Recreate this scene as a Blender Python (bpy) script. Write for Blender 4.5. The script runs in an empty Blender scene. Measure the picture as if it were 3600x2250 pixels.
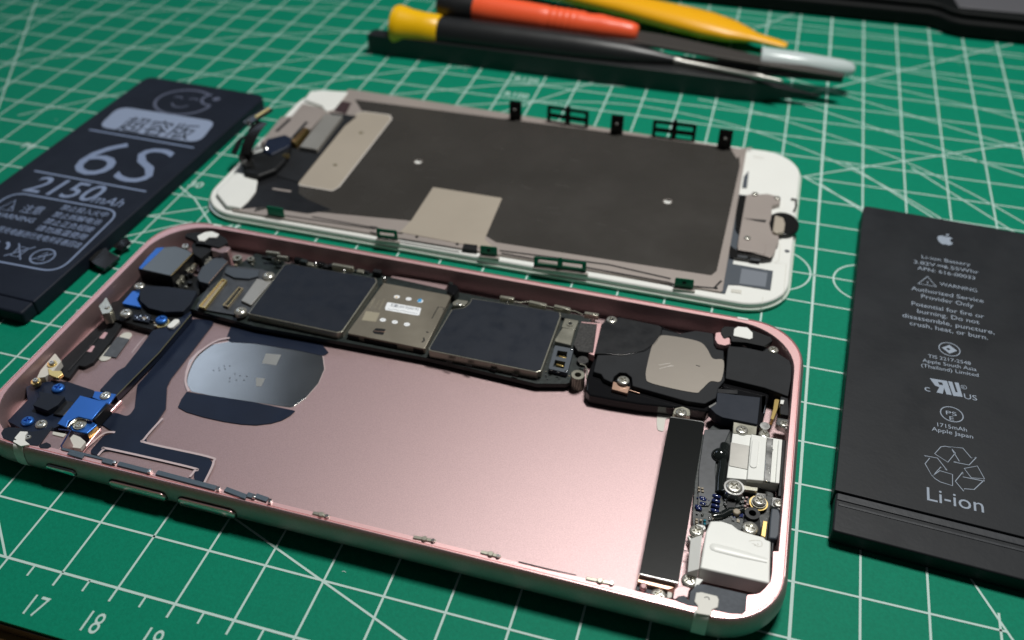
import bpy, bmesh, math, random
from mathutils import Vector, Matrix
from mathutils.geometry import tessellate_polygon
random.seed(7)
CM = 0.01
sc = bpy.context.scene

# ------------------------------------------------------------------ camera (solved from the 1 cm grid of the mat)
FPX = 3249.927
CAM = Vector((26.12596, -6.05338, 12.45964))
_w = Vector((-0.85076315, -0.12348055, -0.26353476))
RW = Matrix.Rotation(_w.length, 3, _w.normalized())      # world -> camera
cd = bpy.data.cameras.new('camera'); cam = bpy.data.objects.new('camera', cd)
sc.collection.objects.link(cam); sc.camera = cam
cam.matrix_world = Matrix.Translation(CAM * CM) @ RW.transposed().to_4x4()
cd.sensor_width = 36; cd.lens = 36 * FPX / 3600
cd.clip_start = 0.005; cd.clip_end = 20
cd.dof.use_dof = True; cd.dof.focus_distance = 0.155; cd.dof.aperture_fstop = 17.5

# ------------------------------------------------------------------ world and lamps
wd = bpy.data.worlds.new("World"); sc.world = wd; wd.use_nodes = True
bg = wd.node_tree.nodes['Background']; bg.inputs[0].default_value = (0.55, 0.62, 0.7, 1); bg.inputs[1].default_value = 0.034
def area(name, loc, target, sx, sy, power, col):
    l = bpy.data.lights.new(name, 'AREA'); l.shape = 'RECTANGLE'; l.size = sx * CM; l.size_y = sy * CM
    l.energy = power; l.color = col
    o = bpy.data.objects.new(name, l); sc.collection.objects.link(o)
    o.location = Vector(loc) * CM
    o.rotation_euler = (Vector(target) - Vector(loc)).to_track_quat('-Z', 'Y').to_euler()
    return o
area('desk_lamp_tube', (29.5, 17.5, 43), (24, 6, 0), 11, 1.5, 1.0, (1, 0.985, 0.95))
area('desk_lamp_tube', (29.5, 21, 42), (24, 6, 0), 11, 1.5, 1.0, (1, 0.985, 0.95))
area('window_glow', (-25, 43, 40), (14, 6, 0), 20, 22, 0.22, (0.68, 0.80, 1.0))
sc.view_settings.view_transform = 'Standard'; sc.view_settings.look = 'None'
sc.view_settings.exposure = 0; sc.view_settings.gamma = 1

# ------------------------------------------------------------------ photo pixel -> point at a known height (cm)
def at(p, z=0.0):
    d = RW.transposed() @ Vector(((p[0] - 1800) / FPX, -(p[1] - 1125) / FPX, -1))
    s = (z - CAM.z) / d.z
    q = CAM + d * s
    return (q.x, q.y)
def side(p, Y):
    d = RW.transposed() @ Vector(((p[0] - 1800) / FPX, -(p[1] - 1125) / FPX, -1))
    q = CAM + d * ((Y - CAM.y) / d.y)
    return (q.x, q.z)
def K(x0, y0, s): return lambda x, y: (x0 + x / s, y0 + y / s)
A_ = K(300, 750, 2.52); B_ = K(0, 1050, 2.3267); C_ = K(900, 900, 2.0167); D_ = K(1900, 1000, 2.16)
E_ = K(2100, 1500, 2.01625); S1 = K(1300, 550, 1.5125); S2 = K(700, 250, 2.52); S3 = K(1700, 200, 2.0167)
T_ = K(1200, 0, 1.2737); F_ = K(0, 0, 0.67195); V_ = K(200, 1650, 3.025); M_ = K(1150, 900, 4.32)
R7 = K(0, 200, 2.16); K3 = K(0, 600, 2.75); R2 = K(2800, 650, 2.16); R3 = K(2800, 1250, 1.5125); G_ = K(2450, 1500, 3.36)
H_ = K(2500, 600, 3.025); N_ = K(600, 850, 4.32); Q_ = K(1900, 1050, 3.78); X_ = K(2400, 1300, 4.32); Y_ = K(2150, 1900, 5.04)
def px(k, pts, z): return [at(k(*p), z) for p in pts]

# ------------------------------------------------------------------ materials
MATS = {}
def mat(name, col, rough=0.5, metal=0.0, bump=0.0, bscale=300, var=0.0, vscale=40, spec=0.5, coat=0.0, rvar=0.0, emis=None, trans=0.0, ior=None, alpha=None, sss=0.0, wrinkle=0):
    m = bpy.data.materials.new(name); m.use_nodes = True; nt = m.node_tree; b = nt.nodes['Principled BSDF']
    b.inputs['Base Color'].default_value = (*col, 1); b.inputs['Roughness'].default_value = rough
    b.inputs['Metallic'].default_value = metal; b.inputs['Specular IOR Level'].default_value = spec
    if coat: b.inputs['Coat Weight'].default_value = coat; b.inputs['Coat Roughness'].default_value = 0.12
    if trans: b.inputs['Transmission Weight'].default_value = trans
    if ior: b.inputs['IOR'].default_value = ior
    if alpha is not None: b.inputs['Alpha'].default_value = alpha
    if sss: b.inputs['Subsurface Weight'].default_value = sss; b.inputs['Subsurface Scale'].default_value = 0.001; b.inputs['Subsurface Radius'].default_value = (1, 1, 1)
    tc = nt.nodes.new('ShaderNodeTexCoord')
    def noise(s, det=3, rgh=0.6):
        n = nt.nodes.new('ShaderNodeTexNoise'); n.inputs['Scale'].default_value = s; n.inputs['Detail'].default_value = det
        n.inputs['Roughness'].default_value = rgh
        nt.links.new(tc.outputs['Object'], n.inputs['Vector']); return n
    if var:
        n = noise(vscale); r = nt.nodes.new('ShaderNodeMapRange'); r.inputs['From Min'].default_value = 0.3; r.inputs['From Max'].default_value = 0.7
        r.inputs['To Min'].default_value = 1 - var; r.inputs['To Max'].default_value = 1 + var
        nt.links.new(n.outputs['Fac'], r.inputs['Value'])
        x = nt.nodes.new('ShaderNodeVectorMath'); x.operation = 'SCALE'; x.inputs[0].default_value = col
        nt.links.new(r.outputs['Result'], x.inputs['Scale']); nt.links.new(x.outputs['Vector'], b.inputs['Base Color'])
    if rvar:
        n = noise(vscale * 1.7); r = nt.nodes.new('ShaderNodeMapRange'); r.inputs['From Min'].default_value = 0.3; r.inputs['From Max'].default_value = 0.7
        r.inputs['To Min'].default_value = max(0.02, rough - rvar); r.inputs['To Max'].default_value = rough + rvar
        nt.links.new(n.outputs['Fac'], r.inputs['Value']); nt.links.new(r.outputs['Result'], b.inputs['Roughness'])
    if bump:
        n = noise(bscale, 2); u = nt.nodes.new('ShaderNodeBump'); u.inputs['Strength'].default_value = bump; u.inputs['Distance'].default_value = 0.0001
        nt.links.new(n.outputs['Fac'], u.inputs['Height']); nt.links.new(u.outputs['Normal'], b.inputs['Normal'])
        if wrinkle:
            n2 = noise(110, 4, 0.55); u2 = nt.nodes.new('ShaderNodeBump'); u2.inputs['Strength'].default_value = wrinkle; u2.inputs['Distance'].default_value = 0.0012
            nt.links.new(n2.outputs['Fac'], u2.inputs['Height']); nt.links.new(u2.outputs['Normal'], u.inputs['Normal'])
    MATS[name] = m; return m
mat('mat_green', (0.002, 0.20, 0.116), 0.6, bump=0.35, bscale=2600, var=0.09, vscale=1900, spec=0.10)
mat('mat_ink', (0.50, 0.66, 0.61), 0.6, bump=0.2, bscale=2600, spec=0.1)
mat('mat_dark', (0.012, 0.010, 0.009), 0.7)
mat('wood', (0.42, 0.24, 0.08), 0.5, var=0.2, vscale=30)
mat('pink', (0.455, 0.325, 0.328), 0.46, 0.78, bump=0.28, bscale=11000, var=0.11, vscale=5200)
mat('pink_edge', (0.88, 0.58, 0.58), 0.26, 0.8)
mat('pink_lip', (0.80, 0.50, 0.50), 0.40, 0.6, bump=0.15, bscale=5200)
mat('chamfer', (0.62, 0.50, 0.50), 0.35, 0.2)
mat('black', (0.009, 0.010, 0.011), 0.5, spec=0.25, var=0.2, vscale=300, bump=0.1, bscale=1500)
mat('black_satin', (0.013, 0.014, 0.016), 0.36, spec=0.3, var=0.15, vscale=200, bump=0.12, bscale=900, rvar=0.06)
mat('black_matte', (0.014, 0.0155, 0.018), 0.62, spec=0.22, var=0.15, vscale=200, bump=0.2, bscale=1800)
mat('black_gloss', (0.008, 0.008, 0.009), 0.12, coat=0.3, rvar=0.03)
mat('label_navy', (0.014, 0.019, 0.030), 0.6, spec=0.25, bump=0.12, bscale=2500, var=0.08, vscale=150, rvar=0.05)
mat('batt_wrap', (0.0155, 0.0175, 0.0205), 0.5, spec=0.22, bump=0.12, bscale=1300, wrinkle=0.05, var=0.14, vscale=60, rvar=0.08)
mat('batt_wrap_foil', (0.010, 0.0135, 0.023), 0.5, spec=0.16, bump=0.1, bscale=1300, wrinkle=0.06, var=0.14, vscale=60, rvar=0.08)
mat('foil_seam', (0.032, 0.035, 0.040), 0.45, spec=0.3, wrinkle=0.15, bump=0.25, bscale=900, var=0.15, vscale=90)
mat('ink_grey', (0.27, 0.32, 0.39), 0.6)
mat('ink_blue', (0.20, 0.26, 0.40), 0.6)
mat('ink_dim', (0.085, 0.10, 0.155), 0.6)
mat('pill', (0.25, 0.31, 0.44), 0.6)
mat('steel', (0.42, 0.41, 0.38), 0.34, 0.5, bump=0.06, bscale=900, var=0.06, vscale=80, rvar=0.05)
mat('steel_bright', (0.72, 0.72, 0.70), 0.22, 1.0, rvar=0.05, vscale=200)
mat('nickel', (0.42, 0.41, 0.34), 0.30, 0.7, var=0.08, vscale=120, rvar=0.06)
mat('sim_metal', (0.30, 0.27, 0.215), 0.36, 0.6, var=0.08, vscale=80, rvar=0.05)
mat('spk_plate', (0.26, 0.235, 0.205), 0.45, 0.7, var=0.025, vscale=120, bump=0.05, bscale=600)
mat('blue_lit_steel', (0.035, 0.165, 0.56), 0.34, 0.55, rvar=0.05)  # polished steel, with the bluish reflected light put into its base colour
mat('gold', (0.80, 0.58, 0.22), 0.28, 1.0)
mat('copper', (0.62, 0.40, 0.30), 0.32, 1.0)
mat('screw_m', (0.60, 0.59, 0.53), 0.24, 0.72, rvar=0.06, vscale=400)
mat('white_pl', (0.80, 0.81, 0.77), 0.38, bump=0.05, bscale=900, var=0.02, vscale=120)
mat('white_bezel', (0.80, 0.81, 0.77), 0.32, var=0.02, vscale=60)
mat('glass_edge', (0.55, 0.62, 0.55), 0.1, coat=0.5)
mat('offwhite', (0.62, 0.61, 0.55), 0.45)
mat('disp_plate', (0.056, 0.052, 0.047), 0.27, 0.2, bump=0.03, bscale=700, var=0.08, vscale=40, rvar=0.08)
mat('disp_rim', (0.40, 0.35, 0.32), 0.40, 0.3, var=0.05, vscale=60)
mat('disp_bare', (0.50, 0.44, 0.36), 0.32, 0.25, var=0.04, vscale=60)
mat('slate', (0.055, 0.068, 0.085), 0.55)
mat('slate_mark', (0.16, 0.18, 0.21), 0.6, bump=0.2, bscale=2500)
mat('clip_green', (0.012, 0.15, 0.085), 0.25, 0.1)
mat('olive', (0.10, 0.085, 0.035), 0.5)
mat('plate_light', (0.62, 0.58, 0.54), 0.35)
mat('scuff', (0.12, 0.115, 0.105), 0.6)
mat('maroon', (0.05, 0.03, 0.032), 0.4)
mat('clip_black', (0.010, 0.010, 0.010), 0.25)
mat('pcb', (0.012, 0.018, 0.017), 0.4, var=0.5, vscale=900, bump=0.3, bscale=1200)
mat('pcb_grey', (0.05, 0.055, 0.062), 0.42, var=0.25, vscale=500, bump=0.1, bscale=900)
mat('shield_label', (0.012, 0.016, 0.025), 0.5, rvar=0.1, spec=0.25, bump=0.15, bscale=3000, var=0.06, vscale=200)
mat('foam', (0.035, 0.034, 0.033), 0.75, bump=1.0, bscale=4200, var=0.7, vscale=2600)
mat('foam_blue', (0.07, 0.10, 0.13), 0.5, bump=0.4, bscale=2500)
mat('grey_foam', (0.085, 0.095, 0.11), 0.8, bump=0.6, bscale=2600, var=0.18, vscale=700)
mat('flex', (0.008, 0.014, 0.032), 0.42, spec=0.3, bump=0.1, bscale=500, var=0.15, vscale=100, rvar=0.06)
mat('flex_edge', (0.12, 0.11, 0.055), 0.4, 0.4)
mat('cam_glass', (0.095, 0.11, 0.115), 0.3, 0.3, coat=0.2)
mat('motor_black', (0.005, 0.006, 0.006), 0.3, spec=0.12, bump=0.03, bscale=900)
mat('glue', (0.010, 0.013, 0.012), 0.05, coat=1.0)
mat('smd_blue', (0.02, 0.03, 0.11), 0.12, coat=0.8)
mat('smd_teal', (0.01, 0.16, 0.22), 0.15, coat=0.8)
mat('smd_tan', (0.30, 0.25, 0.18), 0.35)
mat('smd_pink', (0.38, 0.25, 0.24), 0.35)
mat('solder', (0.75, 0.75, 0.74), 0.15, 1.0)
mat('yellow', (0.90, 0.50, 0.004), 0.32, bump=0.05, bscale=600, sss=0.05)
mat('amber', (0.90, 0.44, 0.008), 0.36, bump=0.05, bscale=600, sss=0.05)
mat('red', (0.95, 0.12, 0.04), 0.36, bump=0.05, bscale=600, sss=0.05)
mat('tool_black', (0.014, 0.015, 0.016), 0.38, bump=0.1, bscale=900, rvar=0.05)
mat('tweezer_steel', (0.075, 0.068, 0.062), 0.5, 0.5)
mat('clear_cap', (0.72, 0.80, 0.80), 0.2, trans=0.25, ior=1.4, alpha=0.92)
mat('laptop_black', (0.003, 0.004, 0.0042), 0.6, spec=0.15, bump=0.2, bscale=500)
mat('laptop_grey', (0.10, 0.10, 0.11), 0.5)
mat('lbl_white', (0.85, 0.88, 0.9), 0.5)
mat('lbl_gold', (0.75, 0.58, 0.38), 0.5)
mat('lbl_cyan', (0.02, 0.30, 0.62), 0.5)
mat('lbl_ink', (0.05, 0.06, 0.10), 0.6)
mat('etch', (0.26, 0.27, 0.27), 0.7, 0.2)
mat('etch_warm', (0.33, 0.30, 0.22), 0.7, 0.2)

# brushed/cloudy stamped disc
m = mat('disc_metal', (0.50, 0.50, 0.48), 0.21, 1.0, rvar=0.03)

# ------------------------------------------------------------------ mesh helpers (all input in cm)
def link(o): sc.collection.objects.link(o)
def root_of(o):
    while o.parent: o = o.parent
    return o
def obj(name, verts, faces, m, parent=None, smooth=None, bevel=0.0, seg=2, mats=None, fm=None):
    me = bpy.data.meshes.new(name)
    off = root_of(parent).location if parent else Vector((0, 0, 0))
    me.from_pydata([Vector(v) * CM - off for v in verts], [], faces)
    for mm in ([m] + (mats or [])): me.materials.append(MATS[mm])
    if fm:
        for i, k in fm.items(): me.polygons[i].material_index = k
    bm = bmesh.new(); bm.from_mesh(me); bmesh.ops.recalc_face_normals(bm, faces=bm.faces); bm.to_mesh(me); bm.free()
    o = bpy.data.objects.new(name, me); link(o)
    if parent: o.parent = parent
    if smooth is not None:
        for p in me.polygons: p.use_smooth = True
        me.set_sharp_from_angle(angle=math.radians(smooth))
    if bevel:
        b = o.modifiers.new('bevel', 'BEVEL'); b.width = bevel * CM; b.segments = seg; b.limit_method = 'ANGLE'; b.angle_limit = math.radians(35)
        for p in me.polygons: p.use_smooth = True
        me.set_sharp_from_angle(angle=math.radians(35))
    return o
def thing(name, label, cat, loc=(0, 0, 0), group=None):
    o = bpy.data.objects.new(name, None); link(o); o.empty_display_size = 0.01
    o.location = Vector(loc) * CM; o['label'] = label; o['category'] = cat
    if group: o['group'] = group
    return o
def tag(o, label, cat, kind=None):
    if label: o['label'] = label
    if cat: o['category'] = cat
    if kind: o['kind'] = kind
def area2(p): return sum(p[i][0] * p[(i + 1) % len(p)][1] - p[(i + 1) % len(p)][0] * p[i][1] for i in range(len(p))) / 2
def rc(pts, r, n=5):
    """round the corners of a polygon; r number or list"""
    out = []; N = len(pts)
    for i, p in enumerate(pts):
        ri = r[i] if isinstance(r, (list, tuple)) else r
        a = Vector(pts[i - 1]); b = Vector(p); c = Vector(pts[(i + 1) % N])
        u = (a - b); w = (c - b)
        if ri <= 0 or u.length < 1e-6 or w.length < 1e-6: out.append(tuple(p)); continue
        la, lc = u.length, w.length; u.normalize(); w.normalize()
        ang = math.acos(max(-1, min(1, u.dot(w))))
        if ang > 3.0: out.append(tuple(p)); continue
        t = min(ri / math.tan(ang / 2), la * 0.48, lc * 0.48)
        s = b + u * t; e = b + w * t
        for k in range(n + 1):
            f = k / n
            q = s * (1 - f) ** 2 + b * 2 * f * (1 - f) + e * f ** 2
            out.append((q.x, q.y))
    return out
def prism_data(outer, z0, z1, holes=(), taper=0.0):
    outer = list(outer)
    if area2(outer) < 0: outer.reverse()
    hs = []
    for h in holes:
        h = list(h)
        if area2(h) > 0: h.reverse()
        hs.append(h)
    loops = [outer] + hs; V = []; F = []; starts = []
    for z in (z0, z1):
        for l in loops:
            if z == z0: starts.append(len(V))
            for (x, y) in l: V.append((x, y, z))
    n = sum(len(l) for l in loops)
    if hs:
        tri = tessellate_polygon([[Vector((x, y, 0)) for x, y in l] for l in loops])
        for t in tri: F.append((t[0] + n, t[1] + n, t[2] + n)); F.append((t[2], t[1], t[0]))
    else:
        F.append(tuple(range(n, 2 * n))); F.append(tuple(range(n - 1, -1, -1)))
    for l, s in zip(loops, starts):
        L = len(l)
        for i in range(L):
            j = (i + 1) % L
            F.append((s + i, s + j, s + j + n, s + i + n))
    return V, F
def prism(name, outer, z0, z1, m, parent=None, holes=(), bevel=0.0, seg=2):
    V, F = prism_data(outer, z0, z1, holes)
    return obj(name, V, F, m, parent, bevel=0 if holes else bevel, seg=seg)
def plate(name, k, pts, z0, z1, m, parent=None, r=0.0, bevel=0.008, holes=()):
    return prism(name, rc(px(k, pts, z1), r) if r else px(k, pts, z1), z0, z1, m, parent, holes=holes, bevel=bevel)
def multi(name, prisms, m, parent=None, bevel=0.0):
    V = []; F = []
    for (o, z0, z1) in prisms:
        v, f = prism_data(o, z0, z1); b = len(V); V += v; F += [tuple(i + b for i in q) for q in f]
    return obj(name, V, F, m, parent, bevel=bevel)
def rect(x0, x1, y0, y1): return [(x0, y0), (x1, y0), (x1, y1), (x0, y1)]
def disc(cx, cy, r, n=28, ry=None, rot=0): 
    ry = r if ry is None else ry; out = []
    for i in range(n):
        a = 2 * math.pi * i / n; x = r * math.cos(a); y = ry * math.sin(a)
        out.append((cx + x * math.cos(rot) - y * math.sin(rot), cy + x * math.sin(rot) + y * math.cos(rot)))
    return out
def stadium(p0, p1, r, n=10):
    a = math.atan2(p1[1] - p0[1], p1[0] - p0[0]); out = []
    for i in range(n + 1): t = a - math.pi / 2 + math.pi * i / n; out.append((p1[0] + r * math.cos(t), p1[1] + r * math.sin(t)))
    for i in range(n + 1): t = a + math.pi / 2 + math.pi * i / n; out.append((p0[0] + r * math.cos(t), p0[1] + r * math.sin(t)))
    return out
def lathe(name, p0, p1, prof, m, parent=None, n=32, flat=1.0, mats=None, fm=None):
    """prof: list of (t 0..1 along p0->p1, radius)"""
    p0 = Vector(p0); p1 = Vector(p1); d = (p1 - p0); L = d.length; d.normalize()
    up = Vector((0, 0, 1)) if abs(d.z) < 0.9 else Vector((0, 1, 0))
    s = d.cross(up).normalized(); u = s.cross(d).normalized()
    V = []; F = []; FM = {}
    for t, r in prof:
        c = p0 + d * (L * t)
        for i in range(n):
            a = 2 * math.pi * i / n; V.append(tuple(c + s * (r * math.cos(a)) + u * (r * flat * math.sin(a))))
    for k in range(len(prof) - 1):
        for i in range(n):
            j = (i + 1) % n
            if fm and k in fm: FM[len(F)] = fm[k]
            F.append((k * n + i, k * n + j, (k + 1) * n + j, (k + 1) * n + i))
    F.append(tuple(range(n - 1, -1, -1))); F.append(tuple(range((len(prof) - 1) * n, len(prof) * n)))
    return obj(name, V, F, m, parent, smooth=40, mats=mats, fm=FM)
def ribbon_data(pts, w, z, V, F, closed=False):
    P = [Vector(p) for p in pts]; N = len(P); b = len(V)
    for i in range(N):
        if closed: d = (P[(i + 1) % N] - P[i - 1])
        else: d = P[min(i + 1, N - 1)] - P[max(i - 1, 0)]
        d.normalize(); nrm = Vector((-d.y, d.x)) * w / 2
        V.append((P[i].x + nrm.x, P[i].y + nrm.y, z)); V.append((P[i].x - nrm.x, P[i].y - nrm.y, z))
    for i in range(N if closed else N - 1):
        j = (i + 1) % N
        F.append((b + 2 * i, b + 2 * i + 1, b + 2 * j + 1, b + 2 * j))
def smoothpath(pts, n=6):
    P = [Vector(p) for p in pts]; out = []
    for i in range(len(P) - 1):
        a = P[max(i - 1, 0)]; b = P[i]; c = P[i + 1]; d = P[min(i + 2, len(P) - 1)]
        for k in range(n):
            t = k / n
            q = 0.5 * ((2 * b) + (c - a) * t + (2 * a - 5 * b + 4 * c - d) * t * t + (3 * b - a - 3 * c + d) * t ** 3)
            out.append(tuple(q))
    out.append(tuple(P[-1])); return out
def ribbons(name, paths, z, m, parent=None):
    V = []; F = []
    for k, it in enumerate(paths):
        p, w = it[0], it[1]; ribbon_data(p, w, z + 0.0003 * (k % 11), V, F, closed=len(it) > 2 and it[2])
    return obj(name, V, F, m, parent)
def tube(name, pts, r, m, parent=None, n=10):
    P = [Vector(p) for p in pts]; V = []; F = []
    for i, p in enumerate(P):
        d = (P[min(i + 1, len(P) - 1)] - P[max(i - 1, 0)]).normalized()
        up = Vector((0, 0, 1)) if abs(d.z) < 0.9 else Vector((1, 0, 0))
        s = d.cross(up).normalized(); u = s.cross(d)
        for k in range(n):
            a = 2 * math.pi * k / n; V.append(tuple(p + s * (r * math.cos(a)) + u * (r * math.sin(a))))
    for i in range(len(P) - 1):
        for k in range(n):
            j = (k + 1) % n; F.append((i * n + k, i * n + j, (i + 1) * n + j, (i + 1) * n + k))
    F.append(tuple(range(n - 1, -1, -1))); F.append(tuple(range((len(P) - 1) * n, len(P) * n)))
    return obj(name, V, F, m, parent, smooth=40)
def strap(name, pts, w, t, m, parent=None):
    """flat cable: a band of width w and thickness t along a 3-D path, width lying in the horizontal plane"""
    P = [Vector(p) for p in pts]; V = []; F = []
    for i, p in enumerate(P):
        d = (P[min(i + 1, len(P) - 1)] - P[max(i - 1, 0)]).normalized()
        s = Vector((-d.y, d.x, 0)); s = s.normalized() if s.length > 1e-4 else Vector((1, 0, 0)); u = d.cross(s).normalized()
        for a, b in ((-1, -1), (1, -1), (1, 1), (-1, 1)): V.append(tuple(p + s * a * w / 2 + u * b * t / 2))
    for i in range(len(P) - 1):
        for k in range(4):
            j = (k + 1) % 4; F.append((i * 4 + k, i * 4 + j, i * 4 + 4 + j, i * 4 + 4 + k))
    F.append((3, 2, 1, 0)); b = (len(P) - 1) * 4; F.append((b, b + 1, b + 2, b + 3))
    return obj(name, V, F, m, parent)
def glyphs(body, size=1.0, offset=0.0):
    cu = bpy.data.curves.new('t', 'FONT'); cu.body = body; cu.size = size; cu.resolution_u = 3; cu.offset = offset
    o = bpy.data.objects.new('t', cu); link(o)
    bpy.context.view_layer.update()
    dg = bpy.context.evaluated_depsgraph_get()
    me = bpy.data.meshes.new_from_object(o.evaluated_get(dg))
    V = [tuple(v.co) for v in me.vertices]; F = [tuple(p.vertices) for p in me.polygons]
    bpy.data.objects.remove(o); bpy.data.curves.remove(cu); bpy.data.meshes.remove(me)
    return V, F
class Print:
    """writing and line art printed flat on a surface at height z"""
    def __init__(s): s.V = []; s.F = []
    def text(s, body, a, b, z, h=None, shear=0.0, bold=0.0):
        V, F = glyphs(body, offset=bold)
        x0 = min(v[0] for v in V); x1 = max(v[0] for v in V)
        a = Vector(a); b = Vector(b); L = (b - a).length; ux = (b - a).normalized(); uy = Vector((-ux.y, ux.x))
        sx = L / (x1 - x0); sy = sx if h is None else h / 0.73
        k = len(s.V)
        for v in V:
            q = a + ux * ((v[0] - x0) * sx + shear * v[1] * sy) + uy * (v[1] * sy); s.V.append((q.x, q.y, z))
        s.F += [tuple(i + k for i in f) for f in F]
    def line(s, pts, w, z, closed=False): ribbon_data(pts, w, z, s.V, s.F, closed)
    def fill(s, outer, z, holes=()):
        loops = [list(outer)] + [list(h) for h in holes]; k = len(s.V)
        flat = [p for l in loops for p in l]
        tri = tessellate_polygon([[Vector((x, y, 0)) for x, y in l] for l in loops])
        s.V += [(x, y, z) for x, y in flat]
        s.F += [(t[0] + k, t[1] + k, t[2] + k) for t in tri]
    def make(s, name, m, parent): 
        # all faces point up
        F = []
        for f in s.F:
            a, b, c = (Vector(s.V[i]) for i in f[:3])
            F.append(f if (b - a).cross(c - a).z >= 0 else tuple(reversed(f)))
        me = bpy.data.meshes.new(name); off = root_of(parent).location
        me.from_pydata([Vector(v) * CM - off for v in s.V], [], F); me.materials.append(MATS[m])
        o = bpy.data.objects.new(name, me); link(o); o.parent = parent; return o
def screw(parent, p, z, r=0.075, h=0.035, m='screw_m', cross=True, name='screw', slotr=0.62):
    """pan head with a real cross-shaped recess"""
    cx, cy = p; n = 24; V = []; F = []
    a0 = (cx * 7.3 + cy * 3.1) % 1.5
    prof = [(0, r * 0.98), (0.4, r), (0.75, r * 0.93), (1.0, r * 0.74)]
    for t, rr in prof:
        for i in range(n):
            a = 2 * math.pi * i / n; V.append((cx + rr * math.cos(a), cy + rr * math.sin(a), z - h + h * t))
    for k in range(3):
        for i in range(n): j = (i + 1) % n; F.append((k * n + i, k * n + j, k * n + n + j, k * n + n + i))
    F.append(tuple(range(n - 1, -1, -1)))
    outer = [(V[3 * n + i][0], V[3 * n + i][1]) for i in range(n)]
    w = r * 0.13; L = r * slotr
    cr = [(L, -w), (L, w), (w * 1.3, w * 1.3), (w, L), (-w, L), (-w * 1.3, w * 1.3), (-L, w), (-L, -w), (-w * 1.3, -w * 1.3), (-w, -L), (w, -L), (w * 1.3, -w * 1.3)]
    cr = [(cx + x * math.cos(a0) - y * math.sin(a0), cy + x * math.sin(a0) + y * math.cos(a0)) for x, y in cr]
    loops = [outer, list(reversed(cr))]
    flat = [q for l in loops for q in l]; base = len(V)
    V += [(x, y, z) for x, y in flat]
    tri = tessellate_polygon([[Vector((x, y, 0)) for x, y in l] for l in loops])
    F += [(t[0] + base, t[1] + base, t[2] + base) for t in tri]
    cb = base + n; M = len(cr); lo = len(V)
    V += [(x * 0.75 + cx * 0.25, y * 0.75 + cy * 0.25, z - h * 0.7) for x, y in loops[1]]
    for i in range(M): j = (i + 1) % M; F.append((cb + i, cb + j, lo + j, lo + i))
    F.append(tuple(range(lo, lo + M)))
    me = bpy.data.meshes.new(name); off = root_of(parent).location
    me.from_pydata([Vector(v) * CM - off for v in V], [], F); me.materials.append(MATS[m])
    bm = bmesh.new(); bm.from_mesh(me); bmesh.ops.remove_doubles(bm, verts=bm.verts, dist=1e-8); bmesh.ops.recalc_face_normals(bm, faces=bm.faces); bm.to_mesh(me); bm.free()
    for q in me.polygons: q.use_smooth = True
    me.set_sharp_from_angle(angle=math.radians(38))
    o = bpy.data.objects.new(name, me); link(o); o.parent = parent; return o
def ring(name, p, z0, z1, r0, r1, m, parent, n=32, knurl=0.0):
    cx, cy = p
    outer = [(cx + (r1 + (knurl if i % 2 else 0)) * math.cos(2 * math.pi * i / n), cy + (r1 + (knurl if i % 2 else 0)) * math.sin(2 * math.pi * i / n)) for i in range(n)]
    return prism(name, outer, z0, z1, m, parent, holes=[disc(cx, cy, r0, 24)])

exec_parts = []
# ================================================================== TABLE AND MAT
tb = obj('table', [(-30, -30, -3), (80, -30, -3), (80, 80, -3), (-30, 80, -3), (-30, -30, -.32), (80, -30, -.32), (80, 80, -.32), (-30, 80, -.32)],
         [(3, 2, 1, 0), (4, 5, 6, 7), (0, 1, 5, 4), (1, 2, 6, 5), (2, 3, 7, 6), (3, 0, 4, 7)], 'wood'); tag(tb, None, None, 'structure')
mt = thing('cutting_mat', 'green self-healing cutting mat with white centimetre grid under all the parts', 'cutting mat', (22, 12, -.3))
MY0 = -0.97; 
prism('mat_sheet', rc(rect(-1, 46, MY0, 31), 0.6), -0.06, 0.0, 'mat_green', mt)
prism('mat_core', rc(rect(-1.03, 46.03, MY0 - .03, 31.03), 0.6), -0.3, -0.061, 'mat_dark', mt)
L = []
W = 0.037
for x in range(0, 46):
    y0 = 0 if x else 0
    if x >= 31:
        L.append(([(x, -.0), (x, max(0.0, 3.3 - (x - 31) * 1.78))], W) if x < 33 else ([(x, 0), (x, 0.01)], W)); L.append(([(x, 5), (x, 30)], W))
    else: L.append(([(x, 0), (x, 30)], W * (1.35 if x == 28 else 1)))
for y in range(0, 31):
    if y in (1, 2, 3, 4): L.append(([(0, y), (30.53 + (4 - y) * .56, y)], W))
    else: L.append(([(0, y), (45, y)], W * (1.15 if y == 0 else 1)))
for x in range(0, 46):
    L.append(([(x, 0), (x, -.24)], W)); L.append(([(x + .5, 0), (x + .5, -.2)], W * .9))
# angle guides
def ext(a, b, t0, t1): a = Vector(a); b = Vector(b); d = (b - a).normalized(); return [tuple(a - d * t0), tuple(b + d * t1)]
L.append((ext((5.56, 12.73), (1.85, 19.11), 3, 6), W))
L.append((ext((28.03, 20.06), (33.84, 25.05), 1.3, 4), W)); L.append((ext((27.59, 15.04), (33.07, 18.32), 0, 6), W))
L.append((ext((28.01, 19.98), (30.94, 18.8), 2.6, 5), W)); L.append((ext((27.43, 18.86), (29.97, 17.79), 3, 5), W))
L.append((ext((25.42, 23.43), (26.8, 25.34), 3, 2), W))
L.append((ext((27.59, 15.01), (28.59, 14.26), 0, 2.5), W)); L.append((ext((28.02, 14.76), (28.81, 14.02), 0, 2), W))
L.append((ext((29.43, 15.16), (30.46, 14.15), 1.2, 1), W)); L.append((ext((30.8, 15.55), (32.22, 14.06), .9, 1), W))
L.append((ext((30.45, 4.18), (31.15, 2.89), 1.2, 3.5), W))
L.append((ext((20.79, 1.06), (22.58, 0.41), 2.6, 1.2), W))
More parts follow.
